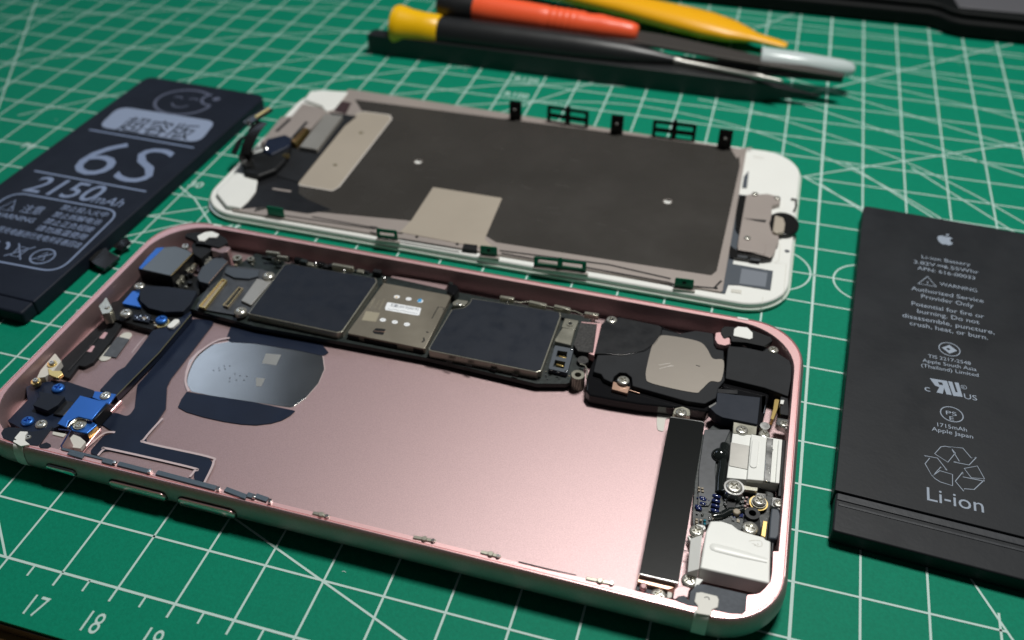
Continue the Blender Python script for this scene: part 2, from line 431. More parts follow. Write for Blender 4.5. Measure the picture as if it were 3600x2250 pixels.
L.append((ext(at((0, 1858)), at((20, 1957)), 1.5, 0), W))
L.append((ext((19.81, 16.67), (21.28, 18.42), 1.5, 1), W))
L.append((ext((12.75, 10.35), (13.43, 9.94), .3, .1), W)); L.append((ext((13.43, 9.94), (14.49, 8.98), 0, .2), W))
L.append((ext((12.74, 8.98), (13.95, 9.73), 2, .6), W)); L.append((ext((12.66, 8.08), (13.5, 8.75), 1, .5), W))
for arc in ([(-1, 15.9), (1.58, 17.66), (3.11, 18.35), (4.0, 18.73), (5.77, 19.49), (8.5, 20.6), (12, 21.6)],
            [(1.5, 12.6), (3.3, 14.1), (4.58, 15.3), (6.28, 16.41), (7.89, 17.40), (10.5, 18.9), (13.71, 20.07), (17, 20.8)],
            [(6.5, 12.3), (8.31, 14.04), (9.73, 15.4), (11.57, 17.0), (13.25, 18.06), (14.54, 18.61)],
            [(10.5, 14.2), (12.35, 15.5), (13.36, 16.11), (15.0, 17.25), (16.0, 17.87), (17.12, 18.39), (19, 19)],
            [(12.5, 14.3), (14.2, 15.3), (15.95, 16.22), (17.58, 17.06), (18.82, 17.68), (20.12, 18.09), (21.28, 18.42), (23.5, 18.75)],
            [(16, 15.3), (18.06, 16.17), (20.07, 16.96), (21.67, 17.41), (23.39, 17.54), (25.8, 17.12), (28.03, 16.15), (29.94, 14.78), (31.2, 13.6)],
            [(24.5, 18.4), (25.98, 18.13), (28.09, 17.37), (29.89, 16.55), (31.5, 15.4), (33, 14.0)],
            [(28.58, 22.13), (29.98, 21.87), (31.92, 21.56), (32.94, 21.31), (35, 20.6)],
            [(27.56, 19.96 + 1.4), (29.0, 20.86), (29.99, 20.59), (30.95, 20.32), (32.24, 19.97), (33.21, 19.56), (35, 18.7)],
            [(24, 24.5), (27.04, 24.46), (29.96, 24.24), (31.93, 23.94), (33.7, 23.72), (36, 23.2)]):
    L.append((smoothpath(arc), W * .9))
def arcp(cx, cy, r, a0, a1, n=36): return [(cx + r * math.cos(math.radians(a0 + (a1 - a0) * i / n)), cy + r * math.sin(math.radians(a0 + (a1 - a0) * i / n))) for i in range(n + 1)]
L.append((arcp(27.18, 11, .74, 0, 360), W)); L.append((arcp(29.04, 11, .64, 0, 360), W)); L.append(([(27.92, 11.0), (28.4, 11.0)], W))
L.append(([(23.94, 8.95), (24.0, 9.07), (24.07, 8.96)], .03))
ribbons('grid_lines', L, 0.0032, 'mat_ink', mt)
def number(t_, x, y, w, h, bold=0.0, z=.0045):
    P = Print(); P.text(t_, (x, y), (x + w, y), z, h=h, bold=bold); P.make('scale_number', 'mat_ink', mt)
for n in (15, 16, 17, 18, 19, 20): number(str(n), n - .135, -.78, .27, .36)
number('R120', 19.15, 18.12, .7, .26, .01); number('R100', 19.13, 17.12, .7, .26, .01)
for s_, x, y in (('70', 7.7, 10.85), ('30', 12.95, 10.4), ('45', 14.72, 8.98)): number(s_, x, y, .36, .26, .01)

P = Print(); rnd = random.Random(2)
for i in range(60):
    x = rnd.uniform(5, 33); y = rnd.uniform(0, 24); a = rnd.uniform(0, 6.28); l_ = rnd.uniform(.015, .06)
    P.line([(x, y), (x + l_ * math.cos(a), y + l_ * math.sin(a)), (x + l_ * math.cos(a + .5) * 1.7, y + l_ * math.sin(a + .5) * 1.7)], rnd.uniform(.008, .018), .009)
o = P.make('lint', 'mat_ink', mt); o['kind'] = 'stuff'

# ================================================================== PHONE HOUSING
X0, X1, Y0, Y1 = 13.88, 27.86, 1.56, 8.42
ph = thing('phone_housing', 'opened rose gold phone back housing with its circuit board, speaker and connectors showing', 'phone housing', ((X0 + X1) / 2, (Y0 + Y1) / 2, 0))
def rr_ring(inset, z, R, n=12, xa=X0, xb=X1, ya=Y0, yb=Y1):
    x0, x1, y0, y1 = xa + inset, xb - inset, ya + inset, yb - inset; out = []
    for cx, cy, a in ((x1 - R, y0 + R, -90), (x1 - R, y1 - R, 0), (x0 + R, y1 - R, 90), (x0 + R, y0 + R, 180)):
        for i in range(n + 1): t = math.radians(a + 90 * i / n); out.append((cx + R * math.cos(t), cy + R * math.sin(t), z))
    return out
RT = .64   # rim height
prof = [(.33, .004, .72), (.20, .035, .85), (.10, .10, .95), (.03, .19, 1.02), (0, .28, 1.05), (0, .37, 1.05), (.010, .48, 1.04), (.030, .56, 1.02), (.058, RT - .022, .99), (.076, RT, .975),
        (.088, RT, .962), (.100, RT - .022, .95), (.112, RT - .022, .938), (.118, RT - .008, .93), (.190, RT - .010, 1.12), (.205, RT - .05, 1.12), (.205, .15, 1.12)]
rings = [rr_ring(i, z, R) for i, z, R in prof]; n = len(rings[0])
V = [v for r in rings for v in r]; F = []; FM = {}
for k in range(len(rings) - 1):
    for i in range(n):
        j = (i + 1) % n
        if k in (9, 8): FM[len(F)] = 1
        if k in (10, 11, 12, 13): FM[len(F)] = 2
        F.append((k * n + i, k * n + j, k * n + n + j, k * n + n + i))
F.append(tuple(range(n - 1, -1, -1)))
F.append(tuple(range((len(rings) - 1) * n, len(rings) * n)))
shell = obj('back_shell', V, F, 'pink', ph, smooth=50, mats=['pink_edge', 'pink_lip'], fm=FM)
FZ = .15
pr = [(z, i) for i, z, R in prof[1:10]]
def band(p_ref, near=True, w=.21):
    """plastic antenna line wrapped round the side wall"""
    x, _ = at(p_ref, RT); V = []; F = []
    pts = [(Y0 + i - .008 if near else Y1 - i + .008, z + (.003 if k == len(pr) - 1 else 0)) for k, (z, i) in enumerate(pr)]
    pts.append((Y0 + .120 if near else Y1 - .120, RT + .003))
    for (y, z) in pts: V += [(x - w / 2, y, z), (x + w / 2, y, z)]
    for i in range(len(pts) - 1): F.append((2 * i, 2 * i + 1, 2 * i + 3, 2 * i + 2))
    return obj('antenna_band', V, F, 'white_pl', shell, smooth=60)
band(E_(745, 1295)); band(B_(155, 1195), w=.2); band(D_(1530, 300), False); band(A_(1130, 150), False)
# side buttons
def sidebtn(name, a, b, h, out, m='pink_edge', zc=.33):
    x0, _ = side(a, Y0); x1, _ = side(b, Y0)
    st = stadium((x0 + h, zc), (x1 - h, zc), h); sl = stadium((x0 + h, zc), (x1 - h, zc), h + .018)
    V = []; F = []
    N = len(st)
    for y in (Y0 + .03, Y0 - out): V += [(x, y, z) for x, z in st]
    V += [((x - (x0 + x1) / 2) * .985 + (x0 + x1) / 2, Y0 - out - .012, (z - zc) * .8 + zc) for x, z in st]
    for k in (0, 1):
        for i in range(N): j = (i + 1) % N; F.append((k * N + i, k * N + j, k * N + N + j, k * N + N + i))
    F.append(tuple(range(2 * N, 3 * N)))
    o = obj(name, V, F, m, ph, smooth=50)
    b_ = len(sl); V = [(x, Y0 + .002 - .004, z) for x, z in sl]
    g = obj('button_gap', V, [tuple(range(b_))], 'black', o); return o
sidebtn('mute_switch', B_(405, 1400), B_(632, 1445), .065, .03, 'steel_bright', zc=.36)
sidebtn('volume_button', V_(562, 130), V_(1160, 270), .095, .035); sidebtn('volume_button', V_(1295, 320), V_(1905, 470), .095, .035)

# floor features
def fl(k, pts, r=0, z=FZ + .012, m='black_matte', name='tape', parent=shell, bevel=.003): return plate(name, k, pts, FZ, z, m, parent, r=r, bevel=bevel)
disc_pts = [(440, 880), (449, 852), (470, 830), (500, 814), (545, 806), (600, 808), (700, 825), (762, 840), (766, 872), (752, 905), (722, 940), (690, 963), (600, 950), (500, 935), (452, 925), (440, 905)]
logo = plate('logo_backing_disc', F_, disc_pts, FZ, FZ + .012, 'disc_metal', ph, r=.12, bevel=.003)
q = Print()
ol = px(F_, disc_pts, FZ); q.line(rc(ol, .12), .035, FZ + .004, True); q.make('milled_edge', 'chamfer', shell)
for k_, s_ in ((K(900, 900, 2.0167), 1),):
    plate('data_mark', k_, [(70, 690), (178, 700), (143, 775), (42, 760)], FZ + .0125, FZ + .0145, 'etch', logo, bevel=0)
    plate('data_mark', k_, [(0, 862), (65, 868), (38, 925), (0, 922)], FZ + .0125, FZ + .0145, 'etch', logo, bevel=0)
q = Print()
for (x, y) in ((1135, 1390), (1183, 1370), (1188, 1390), (1232, 1355), (1237, 1380), (1280, 1352), (1280, 1460), (1325, 1422), (1370, 1440), (1405, 1478), (1338, 1478), (1278, 1490), (1430, 1445)):
    q.fill(disc(*at(A_(x, y), FZ + .013), .014, 8), FZ + .0135)
q.make('punch_dots', 'black', logo)
fl(F_, [(545, 770), (600, 780), (740, 805), (762, 815), (776, 832), (770, 837), (762, 840), (700, 827), (600, 811), (545, 808), (534, 800)], z=FZ + .018, m='flex')
fl(F_, [(441, 925), (500, 935), (600, 950), (698, 970), (685, 982), (665, 993), (640, 1000), (605, 1004), (570, 1002), (530, 996), (480, 985), (440, 973), (420, 962), (428, 943)], r=.02, z=FZ + .018, m='flex')
# black ribbon cable on the floor
cab = [(1440, 330), (1570, 160), (1760, 185), (1400, 650), (1365, 720), (1355, 900), (1190, 1145), (1212, 1182), (1700, 1292), (1745, 1345), (1672, 1500), (1585, 1480), (1592, 1405), (1560, 1385),
       (900, 1240), (845, 1242), (800, 1285), (725, 1260), (850, 1115), (945, 1102), (820, 1020), (780, 975), (940, 930), (1050, 965), (1100, 895), (1122, 705), (1200, 620)]
fl(B_, cab, r=.12, z=FZ + .03, m='flex', name='ribbon_cable', parent=ph)
q = Print(); z_ = FZ + .006
for pts in ([(1333, 985), (1188, 1150), (1208, 1188), (1700, 1298), (1750, 1345), (1676, 1510)], [(805, 1290), (850, 1243), (905, 1238), (1565, 1388), (1590, 1418), (1555, 1465)],
            [(690, 1245), (850, 1112), (945, 1100)], [(1880, 328), (1790, 345), (1690, 400), (1600, 480), (1545, 580), (1520, 680), (1545, 765)]):
    q.line(smoothpath(px(B_, pts, z_), 6), .042, z_ + .026)
q.line(smoothpath(px(B_, [(1215, 285), (1150, 350), (1080, 440)], z_), 3), .02, z_)
q.make('milled_edge', 'chamfer', shell)
# raised flex along the top end with its ochre edge
fx = plate('camera_flex', B_, [(1245, 262), (1400, 205), (1560, 100), (1562, 135), (1300, 440), (950, 795), (815, 748), (960, 590), (1020, 558), (1130, 420)], .20, .34, 'flex', ph, bevel=.004)
q = Print(); q.line(px(B_, [(1562, 130), (1300, 442), (948, 798)], .345), .022, .346); q.make('cut_edge', 'flex_edge', fx)
# milled ridge beside
tube('milled_ridge', [(*at(B_(a, b), .22), .2) for a, b in ((900, 925), (985, 835))], .035, 'pink_edge', shell)
tube('milled_ridge', [(*at(B_(a, b), .22), .2) for a, b in ((655, 1262), (815, 1065))], .03, 'pink_edge', shell)
# earpiece strip along the top end wall
ep = plate('earpiece_gasket', B_, [(850, 175), (1000, 205), (900, 350), (760, 520), (690, 555), (640, 545), (560, 650), (480, 615), (505, 500)], FZ, .24, 'black_matte', ph, r=.03)
tube('gasket_ridge', [(*at(B_(a, b), .25), .25) for a, b in ((880, 235), (560, 590))], .014, 'black_satin', ep)
for w_ in ([(838, 270), (882, 277), (850, 327), (803, 320)], [(738, 380), (777, 387), (747, 437), (703, 430)]): plate('pink_pad', B_, w_, .24, .246, 'red' if 0 else 'pink_lip', ep, r=.02, bevel=0)
c0 = at(B_(1032, 310), FZ); c1 = at(B_(862, 482), FZ)
sl = prism('flash_slot', stadium(c0, c1, .115), FZ, FZ + .02, 'offwhite', ph, bevel=.006)
plate('slot_mesh', B_, [(960, 308), (1060, 330), (950, 480), (842, 465)], FZ + .02, FZ + .03, 'grey_foam', sl, bevel=.003)
# white and gold contacts on the end wall
cl = plate('contact_bracket', B_, [(450, 445), (500, 510), (430, 600), (365, 640), (300, 650), (330, 585)], .30, .44, 'offwhite', ph, r=.02)
for a, b in ((420, 520), (288, 665)):
    p = at(B_(a, b), .5); ring('gold_washer', p, .40, .47, .04, .085, 'gold', cl); screw(cl, p, .51, .055, .05)
plate('gold_clip', B_, [(390, 560), (430, 590), (500, 590), (515, 615), (470, 650), (400, 620)], .40, .46, 'gold', cl, r=.02)
# front sensor module (bottom left in the picture)
sm = plate('sensor_module', B_, [(250, 705), (440, 668), (560, 680), (770, 750), (775, 800), (650, 830), (480, 1040), (400, 1080), (310, 1200), (230, 1090), (60, 1000), (225, 830), (210, 720)], FZ, .34, 'flex', ph, r=.03)
plate('sensor_block', B_, [(310, 755), (530, 800), (470, 870), (390, 915), (265, 870), (330, 800)], .34, .47, 'label_navy', sm, r=.02, bevel=.015)
plate('sensor_block', B_, [(540, 830), (620, 850), (520, 960), (430, 940)], .34, .39, 'black_satin', sm, r=.02, bevel=.015)
screw(sm, at(B_(470, 722), .40), .40, .115, .05, 'blue_lit_steel'); screw(sm, at(B_(220, 992), .40), .40, .112, .05, 'blue_lit_steel'); screw(sm, at(B_(332, 1018), .38), .38, .105, .05)
bb = plate('steel_bracket', B_, [(655, 790), (872, 848), (748, 990), (640, 965), (560, 1000), (540, 1050), (468, 1022)], .42, .455, 'blue_lit_steel', ph, bevel=.008)  # steel bracket, its blue reflection painted as colour
plate('bracket_wall', B_, [(862, 858), (890, 868), (775, 990), (748, 985)], .2, .42, 'black_satin', bb)
plate('screw_tab', B_, [(775, 755), (950, 780), (890, 862), (755, 808)], .36, .39, 'blue_lit_steel', bb, bevel=.006)
screw(bb, at(B_(860, 790), .41), .42, .10, .03)
plate('screw_tab', B_, [(570, 1050), (640, 985), (740, 995), (795, 1030), (712, 1102), (590, 1078)], .33, .36, 'blue_lit_steel', bb, r=.02, bevel=.01)
tube('rolled_edge', [(*at(B_(a, b), .43), .42) for a, b in ((553, 1052), (580, 1015), (625, 978), (685, 972), (735, 990))], .022, 'steel_bright', bb)
ring('raised_boss', at(B_(652, 1028), .385), .36, .39, .05, .115, 'nickel', bb); screw(bb, at(B_(645, 1030), .40), .405, .085, .04)
plate('tab_wall', B_, [(718, 1100), (795, 1032), (795, 1042), (718, 1112)], .2, .33, 'gold', bb, bevel=0)
plate('warm_sticker', B_, [(600, 1108), (655, 1130), (700, 1168), (655, 1225), (510, 1205)], FZ + .1, FZ + .19, 'offwhite', shell, r=.02)
plate('beige_pad', B_, [(432, 1085), (542, 1105), (515, 1132), (425, 1110)], RT - .02, RT - .004, 'offwhite', shell, r=.01)
plate('milled_shelf', B_, [(400, 1078), (560, 1110), (490, 1232), (430, 1245), (320, 1215)], FZ, RT - .02, 'pink', shell, r=.02)
aw = plate('antenna_window', B_, [(8, 1098), (30, 1062), (70, 1050), (170, 1058), (260, 1088), (380, 1066), (442, 1034), (315, 1203), (205, 1192), (95, 1168), (25, 1140)], RT - .08, RT + .002, 'label_navy', ph, r=.03)
plate('antenna_window', B_, [(312, 1200), (380, 1172), (412, 1188), (416, 1208), (390, 1224), (330, 1222)], RT - .08, RT + .001, 'label_navy', ph, r=.03)
plate('white_clip', B_, [(165, 1085), (228, 1088), (205, 1120), (203, 1160), (245, 1192), (170, 1205), (108, 1170), (112, 1155), (140, 1158), (118, 1140)], RT, RT + .03, 'white_pl', aw, r=.012)
screw(aw, at(B_(228, 1128), RT + .02), RT + .02, .05, .03)
# button flex along the near wall
def bar(name, a, b, w, z0, z1, m, parent, k=B_):
    p = Vector(at(k(*a), z1)); q_ = Vector(at(k(*b), z1)); d = (q_ - p).normalized(); s = Vector((-d.y, d.x)) * w / 2
    return prism(name, [tuple(p - s), tuple(q_ - s), tuple(q_ + s), tuple(p + s)], z0, z1, m, parent, bevel=.006)
bf = bar('button_flex', (505, 1225), (930, 1330), .05, .60, .65, 'foam_blue', ph)
tube('flex_wire', [(*at(B_(a, b), .62), .62) for a, b in ((480, 1070), (580, 1080), (545, 1130), (500, 1205), (515, 1230), (620, 1255), (760, 1290), (850, 1315))], .014, 'smd_blue', bf)
for a, b in (((560, 1255), (680, 1290)), ((840, 1318), (925, 1342)), ((965, 1345), (1225, 1412))): bar('foam_pad', a, b, .085, .60, .665, 'foam_blue', bf)
for a, b, c, d_ in ((1060, 28, 1690, 195), (1790, 205, 2015, 290), (2020, 262, 2095, 285), (2110, 275, 2240, 320)): bar('foam_pad', (a, b), (c, d_), .09, .60, .665, 'foam_blue', bf, V_)
for k_, a, b in ((V_, (970, 30), (1000, -10)), (V_, (1705, 215), (1725, 180)), (V_, (2255, 350), (2275, 310)), (B_, (925, 1345), (945, 1325)), (V_, (2085, 300), (2100, 265))): bar('contact_pin', a, b, .05, .6, .69, 'steel_bright', bf, k_)
# spring clips on the near wall
W5 = K(1100, 1600, 1.7286)
for a, b in (((0, 348), (100, 372)), ((610, 495), (745, 520)), ((1020, 585), (1140, 615)), ((1660, 745), (1830, 780))):
    o = bar('spring_clip', a, b, .055, .60, .655, 'nickel', ph, W5)
    c = at(W5((a[0] + b[0]) / 2, (a[1] + b[1]) / 2), .66); prism('clip_bump', disc(*c, .045, 12), .6, .675, 'nickel', o, bevel=.008)
    c = at(W5(b[0] - 15, b[1]), .66); prism('clip_pin', disc(*c, .028, 10), .6, .68, 'steel_bright', o)
q = Print(); q.line(px(W5, [(1250, 648), (1420, 690), (1600, 730)], RT), .018, RT + .002); q.make('wall_groove', 'black', shell)

# --- camera assembly, far left corner
cb = plate('camera_base', A_, [(430, 620), (520, 520), (800, 500), (1000, 560), (1010, 700), (930, 850), (850, 1010), (600, 1035), (200, 920), (230, 790), (290, 770)], FZ, .30, 'black', ph, r=.03)
cm = plate('camera_module', A_, [(620, 300), (800, 288), (905, 320), (955, 352), (755, 558), (462, 492), (535, 395)], .2, .60, 'black_satin', ph, r=.04, bevel=.02)
plate('lens_cover', A_, [(628, 306), (800, 294), (900, 325), (945, 354), (750, 550), (472, 487), (542, 398)], .60, .606, 'cam_glass', cm, r=.05)
plate('blue_reflection', A_, [(632, 308), (700, 300), (500, 493), (474, 486), (545, 398)], .6065, .609, 'blue_lit_steel', cm, bevel=0)  # bluish reflection on the lens cover, painted as a strip
tube('gilt_edge', [(*at(A_(a, b), .60), .606) for a, b in ((952, 358), (760, 555))], .007, 'gold', cm)
for a, b in ((905, 490), (850, 565), (945, 470), (820, 600)): plate('contact_chip', A_, [(a - 22, b + 10), (a + 5, b - 22), (a + 28, b - 12), (a, b + 25)], .3, .40, 'nickel', cb, bevel=.01)
plate('flex_shield', A_, [(530, 640), (740, 650), (990, 690), (930, 800), (865, 868), (700, 872), (560, 838), (482, 770), (478, 690)], .3, .43, 'label_navy', cb, r=.05)
plate('polished_tab', A_, [(500, 684), (455, 760), (495, 832), (325, 797), (415, 690)], .3, .37, 'blue_lit_steel', cb, r=.02)
for a, b, rr, mm in ((475, 635, .11, 'screw_m'), (355, 873, .12, 'screw_m'), (885, 285, .09, 'screw_m'), (1085, 398, .085, 'screw_m'), (1075, 440, .06, 'screw_m')): screw(cb, at(A_(a, b), .45), .45, rr, .06, mm)
p = at(A_(670, 935), .42); ring('gold_washer', (p[0] + .03, p[1] - .04), .30, .36, .05, .14, 'gold', cb); screw(cb, p, .43, .12, .06, 'blue_lit_steel')
plate('blue_chip', A_, [(430, 890), (580, 900), (560, 965), (420, 940)], .3, .36, 'label_navy', cb)
for i in range(9): plate('chip_part', A_, [(440 + i * 15, 905 + (i % 3) * 14), (450 + i * 15, 903 + (i % 3) * 14), (448 + i * 15, 914 + (i % 3) * 14), (438 + i * 15, 915 + (i % 3) * 14)], .36, .375, 'solder' if i % 2 else 'smd_blue', cb, bevel=0)
prism('white_pill', stadium(at(A_(757, 992), .4), at(A_(800, 955), .4), .07), .3, .4, 'white_pl', cb, bevel=.012)
gc = plate('grounding_clip', A_, [(185, 738), (240, 845), (215, 880), (150, 892), (118, 820), (150, 790)], .35, .62, 'nickel', ph, r=.02)
screw(gc, at(A_(190, 830), .63), .645, .05, .03)
sp = plate('flash_plate', A_, [(1135, 398), (1200, 385), (1262, 425), (1088, 622), (1010, 602), (990, 560), (1030, 480)], FZ, .47, 'slate', ph, r=.03)
tube('gilt_edge', [(*at(A_(a, b), .47), .47) for a, b in ((1262, 428), (1092, 622))], .006, 'copper', sp)
aw2 = plate('antenna_window', A_, [(880, 200), (900, 175), (1000, 165), (1180, 185), (1250, 225), (1262, 262), (1180, 300), (1050, 270), (960, 262), (1000, 250)], RT - .08, RT + .001, 'black_matte', ph, r=.02)
plate('corner_clip', A_, [(990, 200), (1060, 165), (1120, 158), (1185, 182), (1160, 212), (1090, 212), (1050, 245), (1005, 240)], RT, RT + .035, 'white_pl', aw2, r=.012)
plate('corner_boss', A_, [(1130, 290), (1240, 290), (1290, 300), (1262, 338), (1200, 350), (1110, 325)], FZ, .60, 'pink', shell, r=.05)
plate('black_bracket', A_, [(960, 240), (1130, 262), (1180, 280), (1100, 340), (1020, 400), (950, 350), (940, 290)], .3, .56, 'black_matte', cb, r=.03)

rnd = random.Random(5)
for i in range(40):
    a, b = rnd.choice([(1000, 430), (900, 600), (880, 520), (1290, 420), (1450, 470), (1100, 330), (330, 890), (560, 950)]); a += rnd.uniform(-60, 60); b += rnd.uniform(-35, 35)
    c = at(A_(a, b), .4); s = rnd.uniform(.02, .045)
    prism('chip_part', rc(rect(c[0] - s, c[0] + s, c[1] - s * .7, c[1] + s * .7), .01), .3, rnd.uniform(.33, .42), rnd.choice(['solder', 'nickel', 'black_satin', 'smd_tan', 'pcb_grey']), cb, bevel=.006)
# --- logic board
lb = thing_board = plate('logic_board', C_, [(-420, 300), (-220, 120), (0, -20), (215, 50), (860, 130), (1400, 250), (2300, 420), (2450, 480), (2300, 870), (2200, 905), (1990, 905), (1200, 720), (620, 610), (0, 500), (-480, 370)], .22, .32, 'pcb', ph, bevel=.004)
BZ = .32
prism('board_frame', rc(px(N_, [(400, 960), (560, 700), (760, 560), (860, 350), (1400, 420), (1600, 500), (1560, 600), (1180, 1080), (1100, 1130), (400, 1010)], .36), .02), BZ, .36, 'pcb_grey', lb, bevel=.004)
# connectors
def frame2(name, k, pts, w, z0, z1, m, parent):
    P_ = px(k, pts, z1); c = (sum(p[0] for p in P_) / len(P_), sum(p[1] for p in P_) / len(P_))
    inn = []
    for i, p in enumerate(P_):
        a = Vector(P_[i - 1]); b = Vector(p); d = Vector(P_[(i + 1) % len(P_)])
        n1 = (b - a).normalized(); n2 = (d - b).normalized(); 
        s = 1 if area2(P_) > 0 else -1
        o1 = Vector((-n1.y, n1.x)) * s; o2 = Vector((-n2.y, n2.x)) * s; h = (o1 + o2); h = h / max(.3, h.length_squared / 2)
        inn.append(tuple(b + h * w))
    return prism(name, P_, z0, z1, m, parent, holes=[inn]), inn
cn, inn = frame2('display_connector', N_, [(780, 560), (850, 580), (520, 1005), (425, 975)], .022, .36, .42, 'gold', lb)
prism('connector_bed', inn, .36, .385, 'smd_tan', lb)
cn, inn = frame2('display_connector', N_, [(1030, 685), (1100, 700), (870, 985), (795, 960)], .02, .36, .42, 'smd_tan', lb)
prism('connector_bed', inn, .36, .38, 'pcb', lb)
q = Print()
for f in [i / 22 for i in range(23)]:
    for (a, b) in (((1030, 690), (800, 955)), ((1090, 712), (868, 978))):
        c = at(N_(a[0] + (b[0] - a[0]) * f, a[1] + (b[1] - a[1]) * f), .425); q.fill(disc(*c, .011, 6), .4225)
q.make('contact_row', 'gold', lb)
plate('cover_plate', N_, [(840, 380), (1340, 430), (1330, 520), (1180, 560), (960, 540), (820, 470)], .36, .41, 'slate', lb, r=.02)
plate('cover_plate', N_, [(1310, 560), (1540, 590), (1220, 960), (1070, 890)], .36, .42, 'steel', lb, r=.02)['label'] = 'grey steel label plate beside the first shield'
def lens_screw(p, z): 
    ring('standoff', p, z - .09, z - .02, .05, .125, 'nickel', lb)
    o = lathe('ball_stud', (*p, z - .03), (*p, z + .03), [(0, .125), (.35, .125), (.7, .105), (1, .06), (.98, .035), (.6, .03), (.55, .002)], 'screw_m', lb, n=24)
lens_screw(at(A_(1620, 548), .47), .47); lens_screw(at(A_(1372, 862), .47), .47)
ring('standoff', at(A_(1345, 395), .42), .3, .43, .05, .10, 'nickel', lb); ring('standoff', at(A_(1465, 400), .40), .3, .40, .04, .075, 'nickel', lb)
# shields
def shield(k, pts, z, r=.04, label=None):
    P_ = rc(px(k, pts, z), r); c = Vector((sum(p[0] for p in P_) / len(P_), sum(p[1] for p in P_) / len(P_)))
    o = prism('shield_can', P_, .23, z, 'nickel', lb, bevel=.012, seg=3)
    inn = []
    for p in P_:
        d = Vector(p) - c; inn.append(tuple(c + d * (1 - .028 / max(d.length, .1))))
    prism('shield_sticker', inn, z, z + .006, 'shield_label', lb, bevel=.002)
    if label: o['label'] = label
    return o
sh1 = [(871, 1103), (998, 930), (1020, 927), (1322, 977), (1326, 990), (1204, 1166), (1185, 1170)]
shield(lambda x, y: (x, y), sh1, .48)
shield(C_, [(1530, 298), (2160, 398), (2163, 430), (2025, 812), (1990, 825), (1222, 668), (1225, 650), (1385, 378), (1470, 365), (1510, 335)], .50)
# notches along the second shield
for a, b in ((1370, 745), (1510, 772), (1680, 800), (1835, 840)): bar('wall_slot', (a - 22, b - 6), (a + 22, b + 6), .012, .34, .40, 'black', lb, C_)
for dy in (0, 22): bar('wall_slot', (1978, 850 + dy), (2012, 856 + dy), .02, .34 - dy * .002, .37 - dy * .002, 'black', lb, C_)
# sim tray reader
st = plate('sim_reader', C_, [(905, 190), (1378, 278), (1380, 292), (1198, 655), (1180, 655), (650, 548), (652, 535)], .24, .46, 'sim_metal', lb, bevel=.01)
ZS = .461
q = Print(); q.fill(rc(px(M_, [(915, 700), (1430, 790), (1400, 905), (1340, 900), (885, 820), (880, 790)], ZS), .035), ZS + .001)
for a, b in ((1060, 620), (1238, 652), (1415, 685), (847, 970), (1028, 1003), (1212, 1038)): q.fill(disc(*at(M_(a, b), ZS), .062, 18, .052, 0), ZS + .001)
q.make('white_stickers', 'lbl_white', st)
q = Print(); q.text('天翼UIM卡(4G卡)', at(M_(950, 762), ZS), at(M_(1385, 830), ZS), ZS + .0022, h=.07); q.line(px(M_, [(910, 800), (960, 815), (1020, 810), (1090, 835), (1150, 830), (1230, 855), (1300, 862), (1370, 880)], ZS), .008, ZS + .002)
for a, b in ((1238, 652), (847, 970), (1028, 1003), (1212, 1038)): q.line([at(M_(a - 25, b + 4), ZS), at(M_(a + 25, b - 4), ZS)], .006, ZS + .002)
q.make('sticker_print', 'lbl_ink', st)
q = Print(); q.fill(disc(*at(M_(1055, 625), ZS), .03, 10), ZS + .002); q.make('sticker_print', 'lbl_gold', st)
q = Print(); q.fill(px(M_, [(1385, 655), (1440, 650), (1430, 700), (1370, 700)], ZS), ZS + .002); q.make('sticker_print', 'lbl_cyan', st)
q = Print()
q.text('11A01', at(M_(665, 780), ZS), at(M_(735, 655), ZS), ZS + .001, h=.055); q.text('CTW28W', at(M_(738, 800), ZS), at(M_(812, 675), ZS), ZS + .001, h=.04); q.text('400503000', at(M_(800, 815), ZS), at(M_(888, 655), ZS), ZS + .001, h=.04)
q.fill(px(M_, [(590, 835), (800, 865), (740, 1000), (525, 975)], ZS), ZS + .001)
q.make('etched_text', 'etch_warm', st)
q = Print(); q.fill(rc(px(M_, [(740, 1095), (890, 1110), (850, 1200), (720, 1180), (690, 1150)], ZS), .02), ZS + .001)
q.line(px(M_, [(1590, 950), (1690, 770), (1780, 790), (1760, 830)], ZS), .018, ZS + .001); q.line(px(M_, [(1505, 1150), (1540, 1165)], ZS), .025, ZS + .001); q.line(px(M_, [(1440, 1310), (1475, 1285), (1465, 1240)], ZS), .03, ZS + .001)
q.make('reader_slot', 'black', st)
bar('slot_tongue', (710, 1140), (880, 1150), .02, ZS + .001, ZS + .004, 'copper', st, M_)
for a, b in (((310, 1200), (480, 1235)), ((560, 1250), (1060, 1350)), ((1305, 1400), (1460, 1430))): bar('wall_slot', a, b, .01, .28, .42, 'black', st, M_)
# far strip of small parts behind the shields
rnd = random.Random(3)
zz = .42
for i in range(34):
    f = i / 33; a = 60 + f * 1320; b = -10 + f * 205 + rnd.uniform(-8, 14)
    if 860 < a < 1370: continue
    c = at(C_(a, b), zz); s = rnd.uniform(.04, .1); hh = rnd.uniform(.3, .46)
    prism('chip_part', rc(rect(c[0] - s, c[0] + s, c[1] - s * .6, c[1] + s * .6), .02), .3, hh, rnd.choice(['black_satin', 'nickel', 'black_gloss', 'pcb', 'black']), lb, bevel=.012)
for k_, a, b in ((A_, 1665, 380), (A_, 1740, 385), (A_, 2040, 440), (C_, 625, 100), (C_, 910, 155), (C_, 1785, 320), (C_, 2390, 430)):
    c = at(k_(a, b), .5); lathe('spring_contact', (*c, .3), (*c, .52), [(0, .05), (.8, .05), (.93, .035), (1, .012)], 'steel_bright', lb, n=18)
for a, b in (((1600, 335), (1720, 350)), ((1700, 375), (1790, 385))): bar('wall_clip', a, b, .06, .5, .60, 'nickel', ph, A_)
